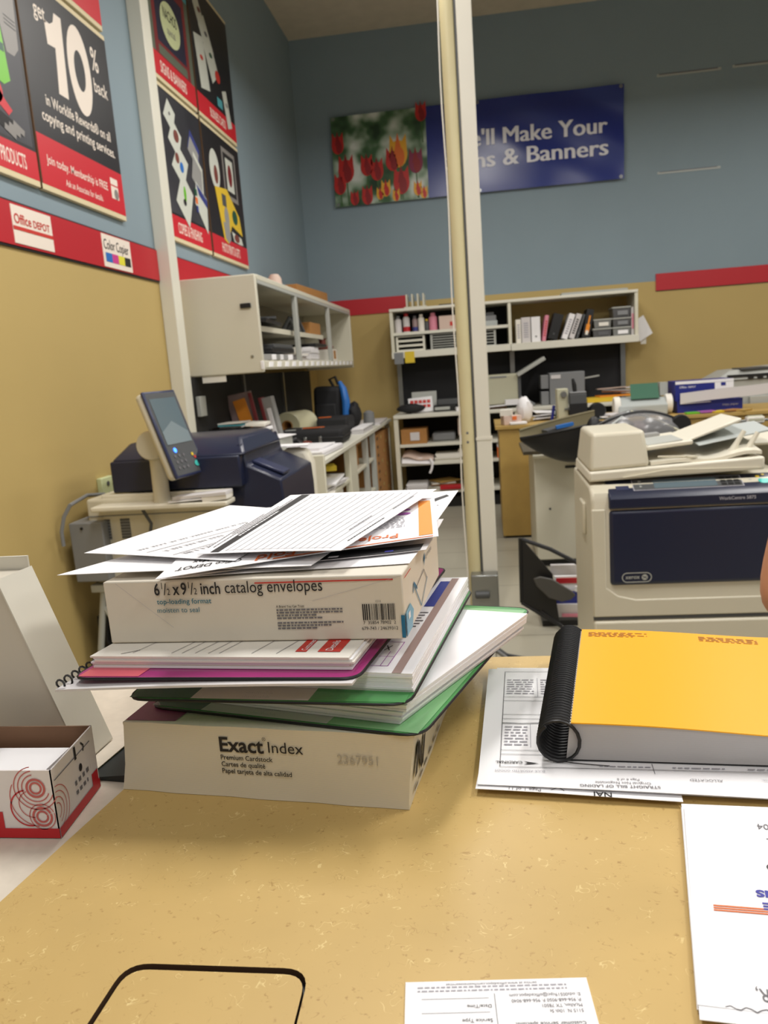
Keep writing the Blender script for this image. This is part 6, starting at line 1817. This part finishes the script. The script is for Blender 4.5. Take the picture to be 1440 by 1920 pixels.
# service card
fc = plane((-.052, .333, 1.1008), (.088, .007, 0), (-.007, .088, 0), .0002)
ct = thing('service_card', 'small white upside-down service card at the bottom edge of the photo', 'card', (-.01, .31, 1.1003))
MB().hexa([fc(0, -.055) - V((0, 0, .0005)), fc(.0885, -.055) - V((0, 0, .0005)), fc(.0885, 0) - V((0, 0, .0005)), fc(0, 0) - V((0, 0, .0005)), fc(0, -.055), fc(.0885, -.055), fc(.0885, 0), fc(0, 0)], 'paper').build('card', ct, smooth=0)
rc = lambda x, y, l=0: fc(.0840 - x, -.0265 - y, l)
mb = MB()
def rt(s, xr, y, size, sx=.9, bo=0.0, m='ink_grey', w=None):
    vv = glyphs(s, bo)
    k = (w / ((vv[3] - vv[2]) * size)) if w else sx
    g = lambda x, yy, l=0: fc(xr - x, y - yy, l)
    mb.text(s, g, size, m, 0, 0, 'L', k, bo, 1)
rt('E: ods00519cpc@officedepot.com', .0835, -.0092, .0027, w=.0335)
rt('P: 956-668-9050 F: 956-668-9040', .0832, -.0124, .0027, w=.0325)
rt('McAllen, TX 78501', .0832, -.0156, .0027, w=.0185)
rt('5115 N. 10th St', .0832, -.0188, .0027, w=.0155)
rt('Customer Service Specialist', .0830, -.0258, .0027, w=.032, m='ink')
rt('Date/Time', .0410, -.0150, .0027, w=.0115, m='ink')
rt('Service Type', .0408, -.0232, .0027, w=.014, m='ink')
rt('service at www.officedepot.com/businessservices', .064, -.0018, .0020, w=.044)
for q in range(2):
    greek(mb, fc, .006, .078, -.0044 - .0022 * q, .0008, 'ink_pale', q, .001, .003)
mb.rect(fc, .0428, -.055, .0431, -.0086, 'ink_grey')
for y in (-.0112, -.0195, -.029):
    mb.rect(fc, .008, y, .040, y + .0002, 'ink_grey')
mb.build('printing', ct, smooth=0)

# ------------------------------------------------------------------ red and white card box, leaning carton, folder on the left
mat('card_red', (196, 28, 38), .45); mat('card_white_box', (232, 226, 224), .5); mat('card_inside', (122, 90, 66), .8); mat('swirl', (196, 96, 92), .6)
rb = thing('card_box', 'open white and red card box with red swirls on the white counter', 'box', (-.36, .49, 1.0945))
z0, z1, th = 1.0945, 1.1455, .0012
P = [(-.430, .458), (-.306, .458), (-.3115, .526), (-.430, .526)]
mb = MB()
mb.hexa([(P[0][0], P[0][1], z0), (P[1][0], P[1][1], z0), (P[2][0], P[2][1], z0), (P[3][0], P[3][1], z0)] + [(p[0], p[1], z0 + th) for p in P], 'card_inside')
mb.build('base', rb, smooth=0)
def wall_(a, b, nin, m):
    a, b, n_ = V((a[0], a[1], 0)), V((b[0], b[1], 0)), V((nin[0], nin[1], 0)) * th
    return MB().hexa([a + V((0, 0, z0)), b + V((0, 0, z0)), b + n_ + V((0, 0, z0)), a + n_ + V((0, 0, z0)), a + V((0, 0, z1)), b + V((0, 0, z1)), b + n_ + V((0, 0, z1)), a + n_ + V((0, 0, z1))], m)
wall_(P[0], P[1], (0, 1), 'card_white_box').build('front_wall', rb, smooth=0)
wall_(P[1], P[2], (-1, 0), 'card_white_box').build('side_wall', rb, smooth=0)
wall_(P[2], P[3], (0, -1), 'card_inside').build('back_wall', rb, smooth=0, label='brown inner cardboard wall')
wall_(P[3], P[0], (1, 0), 'card_white_box').build('side_wall', rb, smooth=0)
f = plane((P[0][0], P[0][1] - .0002, z0), (1, 0, 0), (0, 0, 1), .0003)
mb = MB().rect(f, 0, .0002, .124, .0075, 'card_red').rect(f, .050, .0075, .0835, .020, 'card_red')
for q in range(3):
    greek(mb, f, .055, .080, .010 + .0035 * q, .0018, 'paper', q, .002, .005, 2)
for r_, w in ((.004, .0014), (.0065, .0016), (.010, .0007), (.013, .0007), (.016, .0007)):
    mb.ring(f, .111, .038, r_, w, 'swirl', 1.7, 5.9 if r_ > .007 else 7.98, 1)
for r_, w in ((.004, .0014), (.0068, .0016), (.0095, .0006)):
    mb.ring(f, .113, .0165, r_, w, 'swirl', .4, 6.6, 1)
mb.ring(f, .104, .023, .0135, .0010, 'card_red', 1.7, 4.9, 1).ring(f, .107, .026, .010, .0006, 'swirl', 1.9, 4.8, 1).ring(f, .112, .030, .021, .0006, 'swirl', 2.6, 4.6, 1)
mb.build('front_printing', rb, smooth=0)
f = plane((P[1][0] + .0002, P[1][1], z0), (P[2][0] - P[1][0], P[2][1] - P[1][1], 0), (0, 0, 1), .0003)
mb = MB().rect(f, 0, .0002, .068, .0075, 'card_red').poly(f, [(.056, .0075), (.066, .0075), (.066, .0165), (.056, .0165)], 'card_red')
for r_ in (.006, .010, .014, .018):
    mb.ring(f, .0, .020, r_, .0006, 'swirl', -1.2, 1.5, 1)
greek(mb, f, .030, .056, .022, .0035, 'ink_grey', 3, .002, .005)
greek(mb, f, .030, .050, .015, .0030, 'ink_grey', 5, .002, .004)
mb.disc(f, .041, .031, .0025, .003, 'ink').rect(f, .002, .042, .060, .0428, 'ink_grey').rect(f, .034, .040, .037, .050, 'ink').stroke(f, [(.046, .048), (.050, .044), (.048, .0405)], .0015, 'ink')
mb.build('side_printing', rb, smooth=0)
stack8('card_stack', 'white stack of cards lying inside the open red and white box', [(-.425, .466), (-.326, .466), (-.326, .515), (-.425, .515)], 1.0960, 9, .0041, 'paper', 7, .0006)
# leaning white carton with slanted side
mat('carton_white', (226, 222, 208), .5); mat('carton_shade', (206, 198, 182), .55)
lw = thing('file_carton', 'white cardboard file carton with a slanted side behind the card box', 'box', (-.44, .58, 1.0945))
prof = [(-.342, 1.0947), (-.3925, 1.2525), (-.56, 1.2525), (-.56, 1.0947)]
MB().prism(prof, 'y', .562, .602, 'carton_shade').build('body', lw, bevel=.0006)
MB().quadslab([(-.3425, .559, 1.0955), (-.3395, .604, 1.0955), (-.3905, .604, 1.2545), (-.3935, .559, 1.2545)], .0005, 'carton_white').hexa([(-.3425, .559, 1.0955), (-.3395, .604, 1.0955), (-.3395, .604, 1.0960), (-.3425, .559, 1.0960), (-.3945, .559, 1.2545), (-.3915, .604, 1.2545), (-.3905, .604, 1.2552), (-.3935, .559, 1.2552)], 'carton_white').build('slanted_panel', lw, smooth=0)
MB().box(-.56, -.393, .6035, .6055, 1.0947, 1.264, 'carton_white').build('back_flap', lw, smooth=0)
# dark folder beside the ream
mat('folder_dark', (26, 34, 32), .5); mat('folder_olive', (92, 90, 66), .6)
mb = MB().hexa([(-.327, .536, 1.0947), (-.2885, .531, 1.0947), (-.2640, .680, 1.0947), (-.2700, .690, 1.0947), (-.327, .536, 1.0960), (-.2885, .531, 1.1010), (-.2640, .680, 1.1215), (-.2720, .690, 1.1215)], 'folder_dark')
mb.hexa([(-.327, .5362, 1.0960), (-.3262, .5358, 1.0962), (-.2710, .6895, 1.1217), (-.2722, .6902, 1.1215), (-.327, .5362, 1.0968), (-.3262, .5358, 1.0970), (-.2710, .6895, 1.1235), (-.2722, .6902, 1.1233)], 'folder_olive')
one(mb, 'dark_folder', 'dark pointed folder corner wedged left of the cream ream', 'folder', smooth=0)

# ------------------------------------------------------------------ person at the right edge
mat('skin', (206, 146, 112), .5, var=.03, vs=30)
mat('shirt_red', (190, 30, 42), .8, bump=.2, bs=400); mat('trousers', (40, 40, 46), .85); mat('hair', (36, 26, 22), .6); mat('shoe', (26, 26, 28), .5); mat('eye_white', (235, 232, 226), .3); mat('iris', (50, 34, 24), .3); mat('lip', (160, 84, 78), .5)
px, py = .72, 1.13
per = thing('person', 'person standing at the right edge, only a bare bent elbow below a red sleeve', 'person', (px, py, 0))
def skin_mesh(name, pts, edges, m, parent, root=0, sub=2, label=None):
    inv = parent.matrix_basis.inverted()
    me = bpy.data.meshes.new(name)
    me.from_pydata([inv @ V(p[:3]) for p in pts], edges, [])
    me.materials.append(MATS[m])
    o = bpy.data.objects.new(name, me)
    COL.objects.link(o)
    o.parent = parent
    sk = o.modifiers.new('skin', 'SKIN')
    sk.use_smooth_shade = True
    if not me.skin_vertices:
        bpy.context.view_layer.update()
    sv = me.skin_vertices[0].data
    for i, p in enumerate(pts):
        r = p[3]
        sv[i].radius = r if isinstance(r, tuple) else (r, r)
        sv[i].use_root = (i == root)
    ss = o.modifiers.new('sub', 'SUBSURF')
    ss.levels = sub
    ss.render_levels = sub
    if label:
        o['label'] = label
    return o
# right arm is the one in view (his right is at our left), hands resting on the counter beyond the frame
body = [(px, py, .98, (.12, .09)), (px, py, 1.12, (.125, .09)), (px, py, 1.28, (.16, .11)), (px, py, 1.42, (.13, .09)), (px, py - .01, 1.475, .058), (px, py - .025, 1.52, .062),
        (px, py - .03, 1.595, (.088, .104)), (px, py - .03, 1.665, (.080, .096)),
        (px - .17, py, 1.39, .058), (px - .265, py - .005, 1.19, .054), (px - .312, py - .02, 1.033, .052), (px - .24, py - .19, 1.09, .044), (px - .170, py - .31, 1.135, .027), (px - .16, py - .345, 1.135, .028), (px - .155, py - .39, 1.132, (.034, .016)),
        (px + .17, py, 1.40, .058), (px + .25, py - .005, 1.22, .046), (px + .255, py - .02, 1.09, .041), (px + .20, py - .19, 1.115, .037), (px + .165, py - .31, 1.135, .027), (px + .16, py - .345, 1.135, .028), (px + .155, py - .39, 1.132, (.034, .016)),
        (px - .09, py, .90, .080), (px - .10, py, .50, .062), (px - .10, py + .02, .12, .042), (px - .10, py - .09, .05, .04),
        (px + .09, py, .90, .080), (px + .10, py, .50, .062), (px + .10, py + .02, .12, .042), (px + .10, py - .09, .05, .04)]
edges = [(0, 1), (1, 2), (2, 3), (3, 4), (4, 5), (5, 6), (6, 7), (3, 8), (8, 9), (9, 10), (10, 11), (11, 12), (12, 13), (13, 14), (3, 15), (15, 16), (16, 17), (17, 18), (18, 19), (19, 20), (20, 21),
         (0, 22), (22, 23), (23, 24), (24, 25), (0, 26), (26, 27), (27, 28), (28, 29)]
# fingers as branches of the same body
for s in (-1, 1):
    hx_, hy_ = px + s * .155, py - .39
    base = 14 if s < 0 else 21
    for k, (dx, ln) in enumerate(((-.026, .064), (-.009, .074), (.009, .070), (.025, .056))):
        i0 = len(body)
        body += [(hx_ + dx, hy_ - .025, 1.128, .0085), (hx_ + dx * 1.1, hy_ - .025 - ln * .55, 1.122, .0078), (hx_ + dx * 1.1, hy_ - .025 - ln, 1.111, .0065)]
        edges += [(base, i0), (i0, i0 + 1), (i0 + 1, i0 + 2)]
    i0 = len(body)
    body += [(hx_ + .036 * -s, hy_ + .018, 1.122, .010), (hx_ + .052 * -s, hy_ - .015, 1.115, .009), (hx_ + .055 * -s, hy_ - .04, 1.110, .007)]
    edges += [(base - 1, i0), (i0, i0 + 1), (i0 + 1, i0 + 2)]
skin_mesh('body', body, edges, 'skin', per)
shirt = [(px, py, .93, (.168, .128)), (px, py, 1.12, (.158, .118)), (px, py, 1.28, (.176, .126)), (px, py, 1.42, (.142, .104)), (px, py - .005, 1.475, .07),
         (px - .17, py, 1.40, .072), (px - .255, py - .005, 1.21, .064), (px - .282, py - .005, 1.125, .060), (px + .17, py, 1.405, .072), (px + .238, py - .005, 1.245, .064), (px + .246, py - .005, 1.185, .062)]
skin_mesh('shirt', shirt, [(0, 1), (1, 2), (2, 3), (3, 4), (3, 5), (5, 6), (6, 7), (3, 8), (8, 9), (9, 10)], 'shirt_red', per, label='red short-sleeved shirt')
tro_ = [(px, py, .96, (.16, .125)), (px - .09, py, .88, .112), (px - .10, py, .50, .082), (px - .10, py + .01, .10, .068), (px + .09, py, .88, .112), (px + .10, py, .50, .082), (px + .10, py + .01, .10, .068)]
skin_mesh('trousers', tro_, [(0, 1), (1, 2), (2, 3), (0, 4), (4, 5), (5, 6)], 'trousers', per)
for s in (-1, 1):
    skin_mesh('shoe', [(px + s * .10, py + .05, .045, .045), (px + s * .10, py - .05, .042, .045), (px + s * .105, py - .15, .036, .036)], [(0, 1), (1, 2)], 'shoe', per)
hb = blob((px, py - .02, 1.640), (.092, .108, .105), 'hair', 22, 14, .03)
hb.v = [V((p.x, max(p.y, py - .085) if p.z < 1.655 else p.y, max(p.z, 1.575 if p.y > py else 1.650))) for p in hb.v]
hb.build('hair', per, smooth=60)
for s in (-1, 1):
    blob((px + s * .032, py - .112, 1.612), (.013, .008, .009), 'eye_white', 12, 8).build('eye', per, smooth=60)
    blob((px + s * .032, py - .1185, 1.612), (.006, .004, .006), 'iris', 10, 6).build('iris', per, smooth=60)
    blob((px + s * .088, py - .025, 1.605), (.010, .02, .03), 'skin', 12, 8).build('ear', per, smooth=60)
skin_mesh('nose', [(px, py - .112, 1.615, .008), (px, py - .127, 1.590, .011), (px, py - .115, 1.580, .010)], [(0, 1), (1, 2)], 'skin', per)
blob((px, py - .107, 1.555), (.024, .010, .007), 'lip', 14, 8).build('mouth', per, smooth=60)
